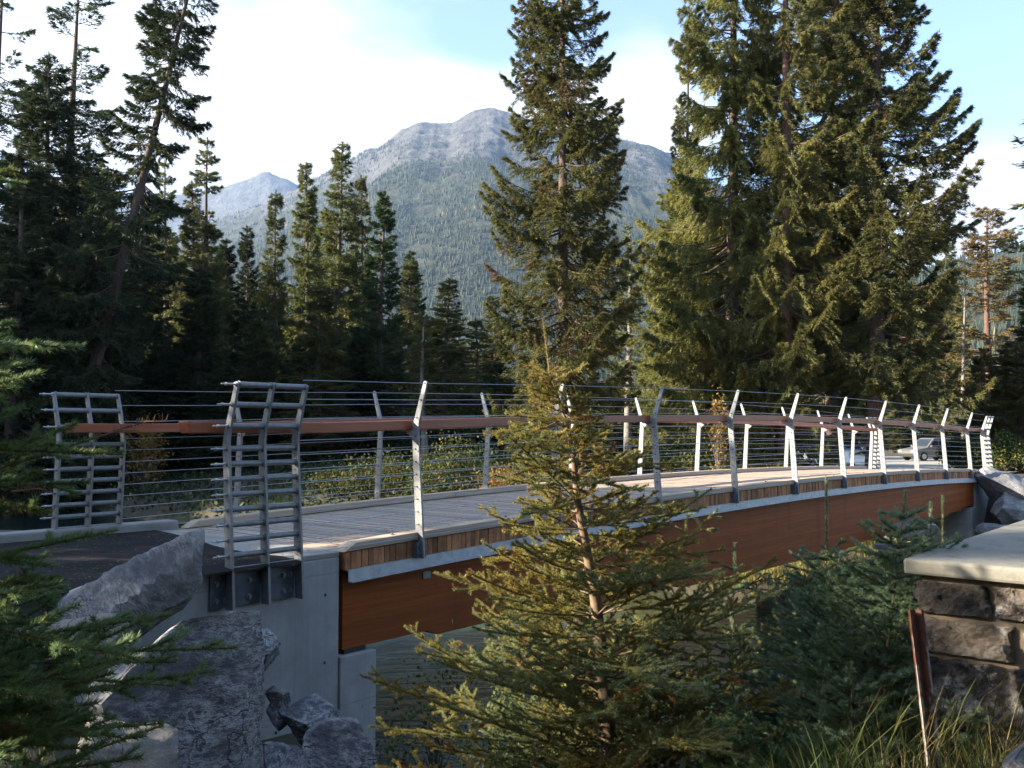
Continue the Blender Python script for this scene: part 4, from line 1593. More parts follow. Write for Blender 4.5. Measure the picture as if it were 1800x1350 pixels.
    T('snag', 1826, 33, 190, 62, 'bare branched dead spruce cut by the right edge of the photo', name='dead_tree', rz=2.6)
    T('dark_b', 1830, 38, 470, 70, 'dark spruce at the right edge behind the green one')
    T('big_a', 1790, 30, 600, 78, 'yellow green young spruce at the right edge above the boulders', rz=5.0)
    T('big_a', 1728, 33, 610, 44, 'bright green young spruce behind the far railing panel', rz=3.0)
    T('dark_a', 1668, 92, 640, 40, 'shaded spruce behind the parked silver car')
    # ---- forest beyond
    r = random.Random(5)
    kinds = ['dark_a', 'dark_b', 'cone_a', 'cone_b', 'brown', 'slim']
    cols = [(-330, 450, 20, 330, 520), (440, 880, 15, 560, 650), (860, 1240, 12, 590, 690), (1240, 1640, 12, 420, 620), (1640, 2080, 14, 560, 660)]
    for x0, x1, n, t0, t1 in cols:
        for i in range(n):
            px = x0 + (x1 - x0) * (i + r.random()) / n
            Y = r.uniform(58, 88)
            if 1540 < px < 1720:
                Y = 90 + 10 * r.random()
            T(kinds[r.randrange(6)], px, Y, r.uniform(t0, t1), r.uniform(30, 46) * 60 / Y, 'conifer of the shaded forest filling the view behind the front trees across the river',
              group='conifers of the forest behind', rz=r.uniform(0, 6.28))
    for i in range(22):
        px = 215 + 600 * (i + r.random()) / 22
        T(kinds[r.randrange(5)], px, r.uniform(57, 68), r.uniform(400, 540) + max(0, px - 640) * 0.35, r.uniform(34, 46), 'conifer of the shaded forest filling the view behind the front trees across the river',
          group='conifers of the forest behind', rz=r.uniform(0, 6.28))
    for i in range(30):
        px = -60 + 720 * (i + r.random()) / 30
        T(kinds[r.randrange(2)], px, r.uniform(40, 54), r.uniform(590, 735), r.uniform(36, 56), 'low dark young conifer of the shaded understory on the far bank', group='young conifers of the understory', rz=r.uniform(0, 6.28), name='young_conifer')
    # ---- unseen trees: left ones shade bridge and far bank; rear ring added to dim skylight
    for i, (x, y, h, w, kd) in enumerate([(-10.5, 5.75, 8.8, 1.15, 'cone_b'), (-12.5, 8.7, 9.3, 1.6, 'dark_b'), (-14.5, 10.7, 8.6, 1.4, 'cone_a'), (-16.0, 7.0, 9.8, 1.2, 'slim'), (-19.0, 8.7, 11, 1.8, 'dark_a'),
                                          (-9.5, -2.9, 8.0, 1.6, 'dark_b'), (-13, 1.35, 7.4, 1.1, 'cone_b'), (-12, 3.7, 5.6, 1.2, 'cone_b'), (-44, 43, 19, 3.2, 'dark_a'), (-40, 38, 19, 3.2, 'dark_b'), (-49, 49, 20, 3.4, 'dark_a'), (-35, 33, 18, 3.2, 'dark_a'), (-31, 29, 15, 2.6, 'dark_b'), (-55, 54, 20, 3.4, 'dark_b'), (-6, -6, 12, 2.6, 'dark_a'), (-1.5, -8, 13, 2.8, 'dark_b'), (4, -7, 12, 2.6, 'dark_a'), (9, -5, 13, 2.8, 'dark_b'), (12, 0, 12, 2.6, 'dark_a'), (14, 5, 13, 2.8, 'dark_b'), (7, -11, 14, 3, 'dark_a'), (-8, -12, 14, 3, 'dark_b')]):
        place_tree(kd, x, y, h, w, i * 1.3, 'unseen spruce outside the view, placed to shade the scene', 'unseen spruces shading the scene')


# ------------------------------------------------------------------ young spruces with needles
def build_axes(trunk_pts, branches, seed, cap=(0.34, 0.12), sp=(0.055, 0.05), frac=(0.55, 0.45), droop=0.12):
    """branches: list of (start, end, sag). Returns list of (pts(K,3), level, radius0)"""
    r = np.random.default_rng(seed)
    up = np.array([0, 0, 1.0])
    axes = []

    def grow(p0, d, L, lvl, curve):
        K = 5
        t = np.linspace(0, 1, K)
        side = nrm(np.cross(d, up) + 1e-6)
        w = r.normal(0, 0.10)
        pts = p0 + d * (L * t)[:, None] + up * (curve * L * (t * t))[:, None] + side * (w * L * t * t)[:, None]
        axes.append((pts, lvl, 0.0018 + 0.0035 * L if lvl == 0 else 0.0010 + 0.003 * L))
        if lvl >= 2:
            return
        n = int(L / sp[lvl])
        sgn = 1
        for k in range(n):
            s = (k + 0.6 + r.uniform(-0.25, 0.25)) / max(n, 1)
            if s < (0.14 if lvl == 0 else 0.12) or s > 0.97:
                continue
            sgn = -sgn
            i = min(int(s * (K - 1)), K - 2)
            f = s * (K - 1) - i
            p = pts[i] * (1 - f) + pts[i + 1] * f
            ax = nrm(pts[i + 1] - pts[i])
            la = nrm(np.cross(ax, up) + 1e-6)
            cl = min(cap[lvl], frac[lvl] * L * (1.02 - s)) * r.uniform(0.65, 1.1) + 0.022
            a = R(r.uniform(40, 58))
            cd = nrm(ax * math.cos(a) + la * sgn * math.sin(a) + up * r.uniform(-0.35, 0.60))
            grow(p, cd, cl, lvl + 1, r.uniform(-0.1, 0.12))

    for (a, b, sag) in branches:
        a, b = np.array(a, float), np.array(b, float)
        v = b - a
        L = np.linalg.norm(v)
        d = v / L
        d0 = nrm(d - up * sag)
        grow(a, d0, L, 0, sag)
    return axes


def needles_mesh(axes, seed, nlen, width, dens, yellow=0.3, bare=0.12, dead_frac=0.02, young=0.0):
    r = np.random.default_rng(seed)
    P0, P1, LV, TI, GL = [], [], [], [], []
    for pts, lvl, rad in axes:
        K = len(pts)
        g = r.normal(0, 0.14)
        dead = r.random() < dead_frac and lvl > 0
        for k in range(K - 1):
            if lvl == 0 and (k + 0.5) / (K - 1) < bare:
                continue
            P0.append(pts[k])
            P1.append(pts[k + 1])
            LV.append(lvl)
            TI.append((k + 0.5) / (K - 1))
            GL.append(-2.0 if dead else g)
    P0, P1, TI, GL, LV = map(np.array, (P0, P1, TI, GL, LV))
    ln = np.linalg.norm(P1 - P0, axis=1)
    n = np.maximum(2, (ln * dens).astype(int))
    i = np.repeat(np.arange(len(P0)), n)
    N = len(i)
    s = r.random(N)
    ax = nrm(P1 - P0)[i]
    p = P0[i] + (P1 - P0)[i] * s[:, None]
    rnd = r.normal(size=(N, 3))
    rnd[:, 2] += 0.55
    perp = nrm(rnd - ax * (rnd * ax).sum(1, keepdims=True))
    a = r.uniform(R(34), R(62), N)
    dn = nrm(ax * np.cos(a)[:, None] + perp * np.sin(a)[:, None])
    le = nlen * r.uniform(0.75, 1.15, N)
    sd = nrm(np.cross(dn, r.normal(size=(N, 3))))
    w = width * r.uniform(0.8, 1.2, N)
    v = np.stack([p - sd * (w / 2)[:, None], p + sd * (w / 2)[:, None], p + dn * le[:, None]], 1).reshape(-1, 3)
    nse = fbm(P0 * 2.3 + seed, 3, seed)
    tint = 0.55 + 0.33 * (TI - 0.4) + GL + nse * 0.75 - yellow * 0.4 + (LV == 0) * 0.05 + young
    tint = np.where(GL < -1, -0.3, np.clip(tint, 0.0, 1.0))
    tv = np.repeat(tint[i], 3)
    return v, np.arange(N * 3).reshape(-1, 3), tv


def wood_mesh(axes, trunk=None, trunk_r=None):
    pts = np.stack([a[0] for a in axes])
    rad = np.stack([a[2] * np.linspace(1, 0.35, a[0].shape[0]) for a in axes])
    v, q = tubes_np(pts, rad, 4)
    if trunk is None:
        return v, q
    t = np.array(trunk, float)[None]
    v2, q2 = tubes_np(t, np.array(trunk_r, float)[None], 10)
    return np.concatenate([v, v2]), np.concatenate([q, q2 + len(v)])


def young_spruce(name, label, trunk, trunk_r, branches, seed, mat, nlen=0.017, width=0.0022, dens=520, yellow=0.3, dead=(), leader=None, dead_frac=0.02, young=0.0, cap=(0.34, 0.12),
                 sp=(0.055, 0.05), bare=0.12, frac=(0.55, 0.45), group=None):
    foot = Vector(trunk[0])
    root = empty(name, foot, 0, label, 'tree', group)
    axes = build_axes(trunk, branches, seed, cap, sp, frac)
    r = np.random.default_rng(seed + 1)
    if leader is not None:
        for (a, b, rr) in leader:
            t = np.linspace(0, 1, 5)[:, None]
            axes.append((np.array(a) * (1 - t) + np.array(b) * t, 1, rr))
    v, t, tint = needles_mesh(axes, seed + 2, nlen, width, dens, yellow, bare, dead_frac, young)
    f = np.array(foot)
    mobj('crown', mesh_np('crown', v - f, t, None, [M[mat]], attr=tint), root)
    wv, wq = wood_mesh(axes, trunk, trunk_r)
    mobj('trunk', mesh_np('trunk', wv - f, None, wq, [M['twig']], smooth_shade=True), root)
    for (a, b) in dead:
        a, b = np.array(a), np.array(b)
        m = MB()
        m.tube([a - f, (a * 0.4 + b * 0.6) - f + np.array([0, 0, 0.01]), b - f], [0.0028, 0.0022, 0.0012], 6)
        for k in range(14):
            s = 0.15 + 0.06 * k
            p = a * (1 - s) + b * s - f
            m.tube([p, p + np.array([r.normal(0, 0.006), r.normal(0, 0.01), r.uniform(0.012, 0.03)])], [0.0012, 0.0006], 4)
        m.build('dead_twig', M['twig_orange'], root)
    return root


def build_young():
    # --- spruce at the left edge, close to the camera
    foot = np.array([-2.35, 2.15, -0.75])
    trunk = [foot + np.array([0.02 * k, 0.01 * k, 0.36 * k]) for k in range(10)]
    tips = [(82, 312, 2.9), (150, 602, 2.25), (75, 655, 2.1), (78, 712, 2.2), (32, 792, 2.3), (245, 795, 2.45), (205, 832, 2.4), (150, 770, 2.5), (55, 850, 2.2),
            (70, 905, 2.15), (185, 940, 2.45), (130, 1018, 2.4), (85, 1000, 2.6), (305, 1090, 2.65), (435, 1150, 2.75), (330, 1172, 2.6), (405, 1222, 2.55), (285, 1285, 2.6), (175, 1335, 2.5),
            (115, 1255, 2.3), (60, 1185, 2.25), (75, 1085, 2.3), (210, 1210, 2.35), (130, 1120, 2.5), (20, 1290, 2.2), (-30, 960, 2.5), (-20, 700, 2.6), (-40, 1100, 2.6), (240, 1150, 2.7), (60, 1340, 2.3), (10, 560, 2.5), (-60, 420, 2.6)]
    rt = random.Random(77)
    for q in range(30):
        yy_ = rt.uniform(1010, 1345)
        tips.append((rt.uniform(-40, 300 if yy_ > 1100 else 130), yy_, rt.uniform(2.1, 2.75)))
    for q in range(10):
        tips.append((rt.uniform(-60, 60), rt.uniform(580, 1000), rt.uniform(2.2, 2.7)))
    br = []
    rr = random.Random(4)
    for px, py, Y in tips:
        e = P(px, py, Y)
        t = e.z + rr.uniform(-0.34, 0.22)
        k = (t - foot[2]) / 0.36
        st = foot + np.array([0.02 * k, 0.01 * k, t - foot[2]])
        br.append((st, tuple(e), rr.uniform(-0.22, 0.25)))
    for k in range(12):      # branches on the sides the photo does not show
        z = rr.uniform(0.25, 2.6)
        a = rr.uniform(1.9, 5.2)
        L = 1.15 * (1 - z / 3.6)
        st = foot + np.array([0.05, 0.03, z])
        br.append((st, st + np.array([math.cos(a) * L, math.sin(a) * L, rr.uniform(0, 0.25)]), 0.05))
    dead = [(tuple(P(200, 757, 2.5)), tuple(P(298, 741, 2.5))), (tuple(P(150, 775, 2.45)), tuple(P(245, 757, 2.46))), (tuple(P(20, 864, 2.2)), tuple(P(98, 868, 2.25)))]
    young_spruce('young_spruce', 'young green spruce reaching in from the left edge over the boulders and asphalt', trunk, [0.042 - 0.004 * k for k in range(10)], br, 61, 'needle_green',
                 0.0215, 0.0026, 2100, 0.10, dead, None, 0.012, cap=(0.30, 0.11), sp=(0.080, 0.065), bare=0.3, frac=(0.46, 0.45))

    # --- spruce in the middle foreground
    Y = 4.4
    pts = [(1072, 1420), (1068, 1250), (1058, 1150), (1045, 1040), (1030, 960), (1015, 880), (1008, 800), (995, 740), (978, 690), (966, 655), (962, 620), (954, 560)]
    tr = [np.array(P(a, b, Y)) for a, b in pts]
    trr = [0.042, 0.037, 0.031, 0.026, 0.022, 0.018, 0.013, 0.009, 0.006, 0.004, 0.0028, 0.0016]
    trz = np.array([t[2] for t in tr])

    def on(z):
        return np.array([np.interp(z, trz, [t[i] for t in tr]) for i in range(3)])
    br = []
    rr = random.Random(9)
    ztop = trz[-1]
    # measured limbs of the upper crown
    for (sx, sy, ex, ey, dy) in [(966, 660, 932, 640, 0.05), (966, 660, 1000, 642, -0.05), (966, 662, 950, 655, -0.16), (968, 668, 985, 668, 0.15),
                                 (980, 720, 895, 728, 0.05), (980, 722, 910, 762, -0.2), (985, 720, 1040, 735, 0.05), (985, 726, 1044, 762, -0.15), (982, 715, 960, 690, 0.2), (982, 718, 925, 690, 0.1), (985, 720, 1010, 690, -0.1),
                                 (985, 735, 872, 782, -0.1), (990, 745, 855, 760, 0.1), (992, 750, 980, 790, -0.3), (992, 750, 1040, 790, 0.25),
                                 (1005, 800, 905, 832, -0.2), (1008, 812, 880, 842, 0.1), (1008, 805, 1110, 815, -0.05), (1008, 810, 1200, 812, 0.05), (1010, 820, 1140, 800, 0.3), (1010, 830, 1115, 860, -0.2),
                                 (1012, 860, 868, 835, -0.05), (1014, 880, 915, 905, -0.25), (1016, 888, 1115, 905, 0.2), (1016, 895, 1190, 890, 0.1), (1018, 900, 930, 880, 0.35),
                                 (1025, 930, 880, 920, -0.05), (1026, 940, 1170, 930, 0.05), (1030, 960, 850, 985, 0.1), (1032, 975, 1290, 975, 0.05), (1035, 990, 1230, 1000, -0.2)]:
        z = P(sx, sy, Y).z
        br.append((on(z), tuple(P(ex, ey, Y + dy * 1.6)), rr.uniform(0.02, 0.16)))
    for q in range(34):      # dense tuft under the leader
        z = P(1000, rr.uniform(668, 850), Y).z
        f = (ztop - z)
        a = rr.uniform(0, 6.28)
        l = (0.08 + 0.24 * f) * rr.uniform(0.6, 1.1)
        st = on(z)
        br.append((st, st + np.array([math.cos(a) * l, math.sin(a) * l, l * rr.uniform(0.15, 0.9)]), rr.uniform(-0.1, 0.15)))
    z = P(1010, 800, Y).z
    zb = P(1072, 1400, Y).z
    while z > zb:
        f = (z - zb) / (ztop - zb)
        L = 0.12 + 0.84 * (1 - f) ** 1.1
        a0 = rr.uniform(0, 6.28)
        nb = 4 + int(10 * (1 - f) ** 1.7)
        for k in range(nb):
            a = a0 + 6.283 * k / nb + rr.uniform(-0.3, 0.3)
            l = L * rr.choice((0.38, 0.6, 0.85, 0.95, 1.05, 1.2)) * (1.06 if math.cos(a) < 0 and f < 0.35 else 1.0)
            st = on(z + rr.uniform(-0.02, 0.02))
            e = st + np.array([math.cos(a) * l, math.sin(a) * l, l * rr.uniform(0.05, 0.62)])
            br.append((st, e, rr.uniform(-0.05, 0.22)))
        z -= 0.085 + 0.03 * rr.random()
    lead = [(tr[-4], tr[-3], 0.003), (tr[-3], tr[-2], 0.0025), (tr[-2], tr[-1], 0.002)]
    young_spruce('young_spruce', 'young spruce with yellowing needles and a tall leader in front of the bridge middle', tr, trr, br, 71, 'needle',
                 0.0165, 0.0030, 1900, 0.15, (), lead, 0.03, cap=(0.24, 0.085), sp=(0.055, 0.055), bare=0.2, frac=(0.5, 0.45))

    # --- small blue green spruces before the right end of the bridge
    def sapling(label, pts, Yd, r0, seed, Lbase, n_whorl_, mat='needle_blue', spread_top=0.05, top_gap=0.12, dens=2300, power=0.9, name='young_spruce', nper=5, yellow=0.2, cap=(0.2, 0.085), nlen=0.0175):
        tr = [np.array(P(a, b, Yd)) for a, b in pts]
        zz_ = np.array([t[2] for t in tr])
        rr = random.Random(seed)

        def on(z):
            return np.array([np.interp(z, zz_, [t[i] for t in tr]) for i in range(3)])
        br = []
        H = zz_[-1] - zz_[0]
        n_whorl = int(n_whorl_ * 1.25)
        for w in range(n_whorl):
            f = (w + 0.15) / n_whorl
            z = zz_[-1] - H * (top_gap + (1 - top_gap - 0.04) * f)
            L = spread_top + (Lbase - spread_top) * f ** power
            a0 = rr.uniform(0, 6.28)
            for k in range(nper):
                a = a0 + 6.283 * k / nper + rr.uniform(-0.35, 0.35)
                l = L * rr.uniform(0.7, 1.15)
                st = on(z)
                br.append((st, st + np.array([math.cos(a) * l, math.sin(a) * l, l * rr.uniform(0.2, 0.62)]), rr.uniform(0.02, 0.15)))
        n = len(tr)
        rad = [r0 * (1 - 0.87 * (k / (n - 1)) ** 0.8) for k in range(n)]
        lead = [(on(zz_[-1] - H * top_gap), tr[-1], rad[-1])]
        young_spruce(name, label, tr, rad, br, seed, mat, nlen, 0.0027, dens, yellow, (), lead, 0.008, cap=cap, sp=(0.072, 0.065), bare=0.12, frac=(0.55, 0.45))

    sapling('slim sapling with sparse whorls standing above the green shallows', [(1290, 1300), (1288, 1150), (1290, 1050), (1292, 955)], 4.9, 0.0055, 81, 0.22, 7, nper=4, spread_top=0.06)
    sapling('young spruce with the tallest pale leader in front of the beam', [(1470, 1440), (1462, 1250), (1456, 1080), (1452, 960), (1452, 838)], 4.5, 0.0105, 82, 0.60, 13, top_gap=0.24, spread_top=0.14, mat='needle_blue', nper=7)
    sapling('bushy blue green spruce in front of the stone wall', [(1545, 1460), (1550, 1300), (1562, 1120), (1578, 990), (1592, 862)], 3.9, 0.012, 83, 0.66, 16, top_gap=0.08, spread_top=0.09, nper=7)
    sapling('small spruce with a thin bare leader nearest the wall cap', [(1632, 1150), (1634, 1040), (1636, 960), (1636, 884)], 4.6, 0.0055, 84, 0.22, 4, top_gap=0.35, spread_top=0.08)
    sapling('small spruce with a slightly blurred dark leader behind the wall cap', [(1652, 1150), (1655, 1050), (1657, 960), (1657, 872)], 5.6, 0.0055, 85, 0.24, 4, top_gap=0.34, spread_top=0.09)
    sapling('low dark spruce filling the gap between the yellowing spruce and the bushy blue one', [(1450, 1540), (1448, 1390), (1446, 1260), (1444, 1150)], 4.1, 0.010, 86, 0.5, 12, top_gap=0.1, spread_top=0.08, nper=6)
    sapling('low spruce at the bottom edge right of the yellowing spruce', [(1300, 1600), (1298, 1470), (1296, 1350), (1294, 1240)], 3.9, 0.010, 87, 0.5, 11, top_gap=0.1, spread_top=0.08, mat='needle_green', nper=6)
    sapling('low bluish spruce at the bottom edge before the rusty post', [(1500, 1560), (1500, 1420), (1498, 1290), (1496, 1165)], 3.6, 0.010, 88, 0.42, 10, top_gap=0.1, spread_top=0.08, nper=6)


# ------------------------------------------------------------------ grass, shrubs, undergrowth
def blades(base, h, w, bend, seed):
    """curved blades: base (N,3) -> verts, tris, quads"""
    r = np.random.default_rng(seed)
    N = len(base)
    a = r.random(N) * 6.283
    d = np.stack([np.cos(a), np.sin(a), a * 0], -1)
    sd = np.stack([-np.sin(a + r.normal(0, 0.6, N)), np.cos(a), a * 0], -1)
    lv = []
    for t in (0, 0.4, 0.75, 1.0):
        c = base + np.array([0, 0, 1.0]) * (h * t * (1 - 0.25 * bend * t))[:, None] + d * (h * bend * t * t * 0.75)[:, None]
        ww = w * (1 - t) * 0.5 + w * 0.1
        if t < 1:
            lv += [c - sd * ww[:, None], c + sd * ww[:, None]]
        else:
            lv.append(c)
    v = np.stack(lv, 1).reshape(-1, 3)
    o = np.arange(N)[:, None] * 7
    q = np.concatenate([o + np.array([[0, 1, 3, 2]]), o + np.array([[2, 3, 5, 4]])], 0)
    t = o + np.array([[4, 5, 6]])
    return v, t, q


def grass(name, label, xy, hlo, hhi, w, bend, mat, seed):
    r = np.random.default_rng(seed)
    n = len(xy)
    z = gh(xy[:, 0], xy[:, 1]) - 0.02
    v, t, q = blades(np.column_stack([xy, z]), r.uniform(hlo, hhi, n), np.full(n, w) * r.uniform(0.7, 1.3, n), bend * r.uniform(0.3, 1.3, n), seed)
    me = mesh_np(name, v, t, q, [M[mat]])
    tag(mobj(name, me), label, kind='stuff')


def clumped(n, cen, sig, seed, clumps=60, tight=0.07):
    r = np.random.default_rng(seed)
    c = np.array(cen) + r.normal(size=(clumps, 2)) * np.array(sig)
    i = r.integers(0, clumps, n)
    return c[i] + r.normal(size=(n, 2)) * tight


def shrub(name, label, loc, size, n, leaf, mat, seed, group=None, stems=9, loose=0.5):
    r = np.random.default_rng(seed)
    root = empty(name, loc, 0, label, 'shrub', group)
    m = max(8, stems * 3)
    a = r.random(m) * 6.283
    rad = r.random(m) ** 0.6
    cz = r.uniform(0.3, 1.0, m)
    cc = np.stack([np.cos(a) * rad * size[0] * 0.5, np.sin(a) * rad * size[1] * 0.5, cz * size[2] * (1 - 0.35 * rad)], -1)
    i = r.integers(0, m, n)
    p = cc[i] + r.normal(size=(n, 3)) * np.array(size) * 0.13 * loose * 2
    p[:, 2] = np.abs(p[:, 2])
    dn = nrm(r.normal(size=(n, 3)) + np.array([0, 0, 0.1]))
    sd = nrm(np.cross(dn, r.normal(size=(n, 3))))
    le = leaf * r.uniform(0.6, 1.3, n)
    v = np.stack([p, p + dn * (le * 0.5)[:, None] + sd * (le * 0.3)[:, None], p + dn * le[:, None], p + dn * (le * 0.5)[:, None] - sd * (le * 0.3)[:, None]], 1).reshape(-1, 3)
    mobj('foliage', mesh_np('foliage', v, None, np.arange(n * 4).reshape(-1, 4), [M[mat]]), root)
    st = np.zeros((m, 4, 3))
    for k in range(4):
        st[:, k] = cc * (k / 3) * np.array([1, 1, 1])
        st[:, k, :2] *= (0.4 + 0.2 * k)
    v2, q2 = tubes_np(st, np.tile(np.array([0.012, 0.009, 0.006, 0.003]) * max(size) * 0.5, (m, 1)), 4)
    mobj('stems', mesh_np('stems', v2, None, q2, [M['bark']]), root)
    return root


def build_plants():
    r = np.random.default_rng(2)
    # near grass
    grass('tall_grass', 'tall yellowing grass growing before the stone wall', np.concatenate([clumped(2300, (1.72, 2.75), (0.20, 0.20), 1, 44, 0.05), clumped(1500, (1.85, 2.6), (0.25, 0.12), 12, 40, 0.05), clumped(600, (1.40, 2.95), (0.22, 0.2), 2, 26, 0.05)]), 0.14, 0.52, 0.0034, 0.75, 'grass', 3)
    grass('bank_grass', 'green grass among the small spruces on the near bank', clumped(3200, (0.95, 3.5), (0.7, 0.45), 4, 110, 0.07), 0.2, 0.5, 0.005, 0.9, 'leaf', 5)
    grass('boulder_grass', 'grass growing between the boulders and the concrete pier', np.concatenate([clumped(420, (-1.0, 5.55), (0.22, 0.25), 6, 18, 0.05), clumped(250, (-2.2, 4.3), (0.5, 0.35), 7, 18, 0.05)]), 0.14, 0.45, 0.006, 0.8, 'leaf', 8)
    # grass on the river banks
    n = 18000
    u = r.uniform(9.6, 20, n * 2)
    v = r.uniform(-7, 3.5, n * 2)
    x = A[0] + D[0] * u + NO[0] * v
    y = A[1] + D[1] * u + NO[1] * v
    z = gh(x, y)
    cl = fbm(np.stack([x, y, x * 0], -1) * 1.3, 3, 9)
    ok = (z > WATER + 0.12) & (cl > -0.18)
    xy = np.column_stack([x, y])[ok][:n]
    grass('river_bank_grass', 'sunlit dry grass tumbling down the far river bank under the bridge', xy, 0.18, 0.46, 0.012, 1.1, 'grass_dry', 11)
    n = 9000
    u = r.uniform(10.5, 24, n * 2)
    v = r.uniform(-24, -6.5, n * 2)
    x = A[0] + D[0] * u + NO[0] * v
    y = A[1] + D[1] * u + NO[1] * v
    z = gh(x, y)
    cl = fbm(np.stack([x, y, x * 0], -1) * 0.8, 3, 23)
    ok = (z > WATER + 0.1) & (cl > -0.1)
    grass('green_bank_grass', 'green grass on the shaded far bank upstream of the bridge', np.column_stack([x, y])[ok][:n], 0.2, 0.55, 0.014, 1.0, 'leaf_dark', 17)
    # ground cover on the near bank
    nn = 36000
    x = r.uniform(-0.6, 2.0, nn)
    y = r.uniform(3.0, 6.4, nn)
    uu, vv = uv(x, y)
    okk = (vv > 0.35) & (uu < 0.9) & ~((vv > 4.5) & (uu > -2.9)) & (x > -0.1)
    x, y = x[okk], y[okk]
    zz_ = gh(x, y)
    h = np.clip(fbm(np.stack([x, y, x * 0], -1) * 2.2, 3, 31) * 0.6 + 0.30, 0.04, 0.6) * r.random(len(x))
    p = np.column_stack([x, y, zz_ + h])
    dn = nrm(r.normal(size=(len(x), 3)))
    sd = nrm(np.cross(dn, r.normal(size=(len(x), 3))))
    le = r.uniform(0.012, 0.030, len(x))
    v = np.stack([p, p + dn * (le * 0.5)[:, None] + sd * (le * 0.32)[:, None], p + dn * le[:, None], p + dn * (le * 0.5)[:, None] - sd * (le * 0.32)[:, None]], 1).reshape(-1, 3)
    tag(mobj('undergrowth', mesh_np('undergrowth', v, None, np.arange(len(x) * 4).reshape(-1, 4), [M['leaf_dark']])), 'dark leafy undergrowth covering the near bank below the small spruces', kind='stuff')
    # needles and small leaves fallen on the path and deck
    nn = 5200
    u = np.concatenate([r.uniform(-7, -0.2, 3400), r.uniform(0.1, 12, 1800)])
    v = -1.45 + np.sign(r.normal(size=nn)) * (1.3 - np.abs(r.normal(size=nn)) * 0.55).clip(0, 1.3)
    zt_ = np.where(u < 0, 0.053, camber(u) + 0.004)
    p = np.column_stack([A[0] + D[0] * u + NO[0] * v, A[1] + D[1] * u + NO[1] * v, zt_])
    a = r.random(nn) * 6.283
    ln = r.uniform(0.012, 0.04, nn)
    dv = np.stack([np.cos(a) * ln, np.sin(a) * ln, r.uniform(0, 0.004, nn)], -1)
    sv = np.stack([-np.sin(a), np.cos(a), a * 0], -1) * r.uniform(0.002, 0.010, nn)[:, None]
    vv_ = np.stack([p - sv, p + dv * 0.5 - sv, p + dv, p + sv], 1).reshape(-1, 3)
    tag(mobj('fallen_leaves', mesh_np('fallen_leaves', vv_, None, np.arange(nn * 4).reshape(-1, 4), [M['leaf_orange']])), 'fallen needles and small leaves scattered on the asphalt and deck', kind='stuff')
    # far bank ground cover, its leaf colour darkened to stand for forest shade
    nn = 42000
    u = r.uniform(9.8, 34, nn)
    v = -6.0 - 46 * r.random(nn)
    x = A[0] + D[0] * u + NO[0] * v
    y = A[1] + D[1] * u + NO[1] * v
    z = gh(x, y)
    cl = fbm(np.stack([x, y, x * 0], -1) * 0.45, 3, 19)
    ok = (z > WATER + 0.05) & (x < 3)
    x, y, z, cl = x[ok], y[ok], z[ok], cl[ok]
    h = np.clip(0.35 + cl * 0.9, 0.08, 1.1) * r.random(len(x))
    p = np.column_stack([x, y, z + h])
    dn = nrm(r.normal(size=(len(x), 3)))
    sd = nrm(np.cross(dn, r.normal(size=(len(x), 3))))
    le = r.uniform(0.10, 0.22, len(x))
    vv_ = np.stack([p, p + dn * (le * 0.5)[:, None] + sd * (le * 0.32)[:, None], p + dn * le[:, None], p + dn * (le * 0.5)[:, None] - sd * (le * 0.32)[:, None]], 1).reshape(-1, 3)
    tag(mobj('forest_undergrowth', mesh_np('forest_undergrowth', vv_, None, np.arange(len(x) * 4).reshape(-1, 4), [M['leaf_shade']])), 'low forest undergrowth on the far bank, leaf colour darkened for shade', kind='stuff')
    # shrubs
    def S(name, label, px, Yd, wpx, hm, n, leaf, mat, seed, lift=0.0):
        b = P(px, 760, Yd)
        w = wpx * Yd / FPX
        return shrub(name, label, (b.x, Yd, ghs(b.x, Yd) + lift), (w, w * 0.8, hm), n, leaf, mat, seed)
    S('shrub', 'green shrub on the far bank left of the first near railing post', 690, 29, 150, 1.6, 5200, 0.09, 'leaf', 1)
    S('shrub', 'yellow green autumn shrub on the far bank right of the first near railing post', 800, 27.5, 150, 2.0, 6200, 0.09, 'leaf', 2)
    S('shrub', 'orange flecked shrub low on the far bank behind the yellowing spruce', 900, 26.5, 110, 1.3, 3600, 0.08, 'leaf_orange', 3)
    S('shrub', 'small green shrub at the water edge in the shade', 600, 31, 90, 0.9, 2200, 0.09, 'leaf', 4)
    S('shrub', 'yellow green shrub beside the parked silver car', 1678, 36, 44, 1.25, 4200, 0.09, 'leaf', 5)
    S('shrub', 'orange tinted shrub behind the last far railing posts', 1700, 40, 44, 1.3, 2400, 0.10, 'leaf_orange', 6)
    S('shrub', 'faint orange leaved shrub in the dark wood left of the near panel', 255, 36, 70, 3.0, 1500, 0.11, 'leaf_orange', 7)
    S('shrub', 'green shrub at the foot of the right edge spruces', 1765, 28, 90, 1.3, 3600, 0.08, 'leaf', 8)
    S('shrub', 'rust coloured dying shrub before the trunks of the right cluster', 1262, 25.5, 34, 2.6, 700, 0.09, 'leaf_orange', 9)
    S('shrub', 'low green shrub at the foot of the right cluster', 1190, 27, 150, 1.1, 3600, 0.09, 'leaf', 10)
    S('shrub', 'low green shrub at the foot of the big middle spruce', 1010, 27, 140, 1.2, 3400, 0.09, 'leaf', 12)
    b = P(765, 1240, 5.9)
    shrub('shrub', 'dark twiggy shrub hanging over the water beside the pier', (b.x, 5.9, ghs(b.x, 5.9)), (0.55, 0.5, 0.95), 700, 0.035, 'leaf_dark', 11)
    # dead branch lying in the river
    m = MB()
    a, b = P(285, 908, 36), P(318, 868, 36)
    m.tube([a - Vector((0, 0, 0.5)), a, (a + b) / 2 + Vector((0.1, 0, 0.05)), b], [0.09, 0.08, 0.06, 0.03], 7)
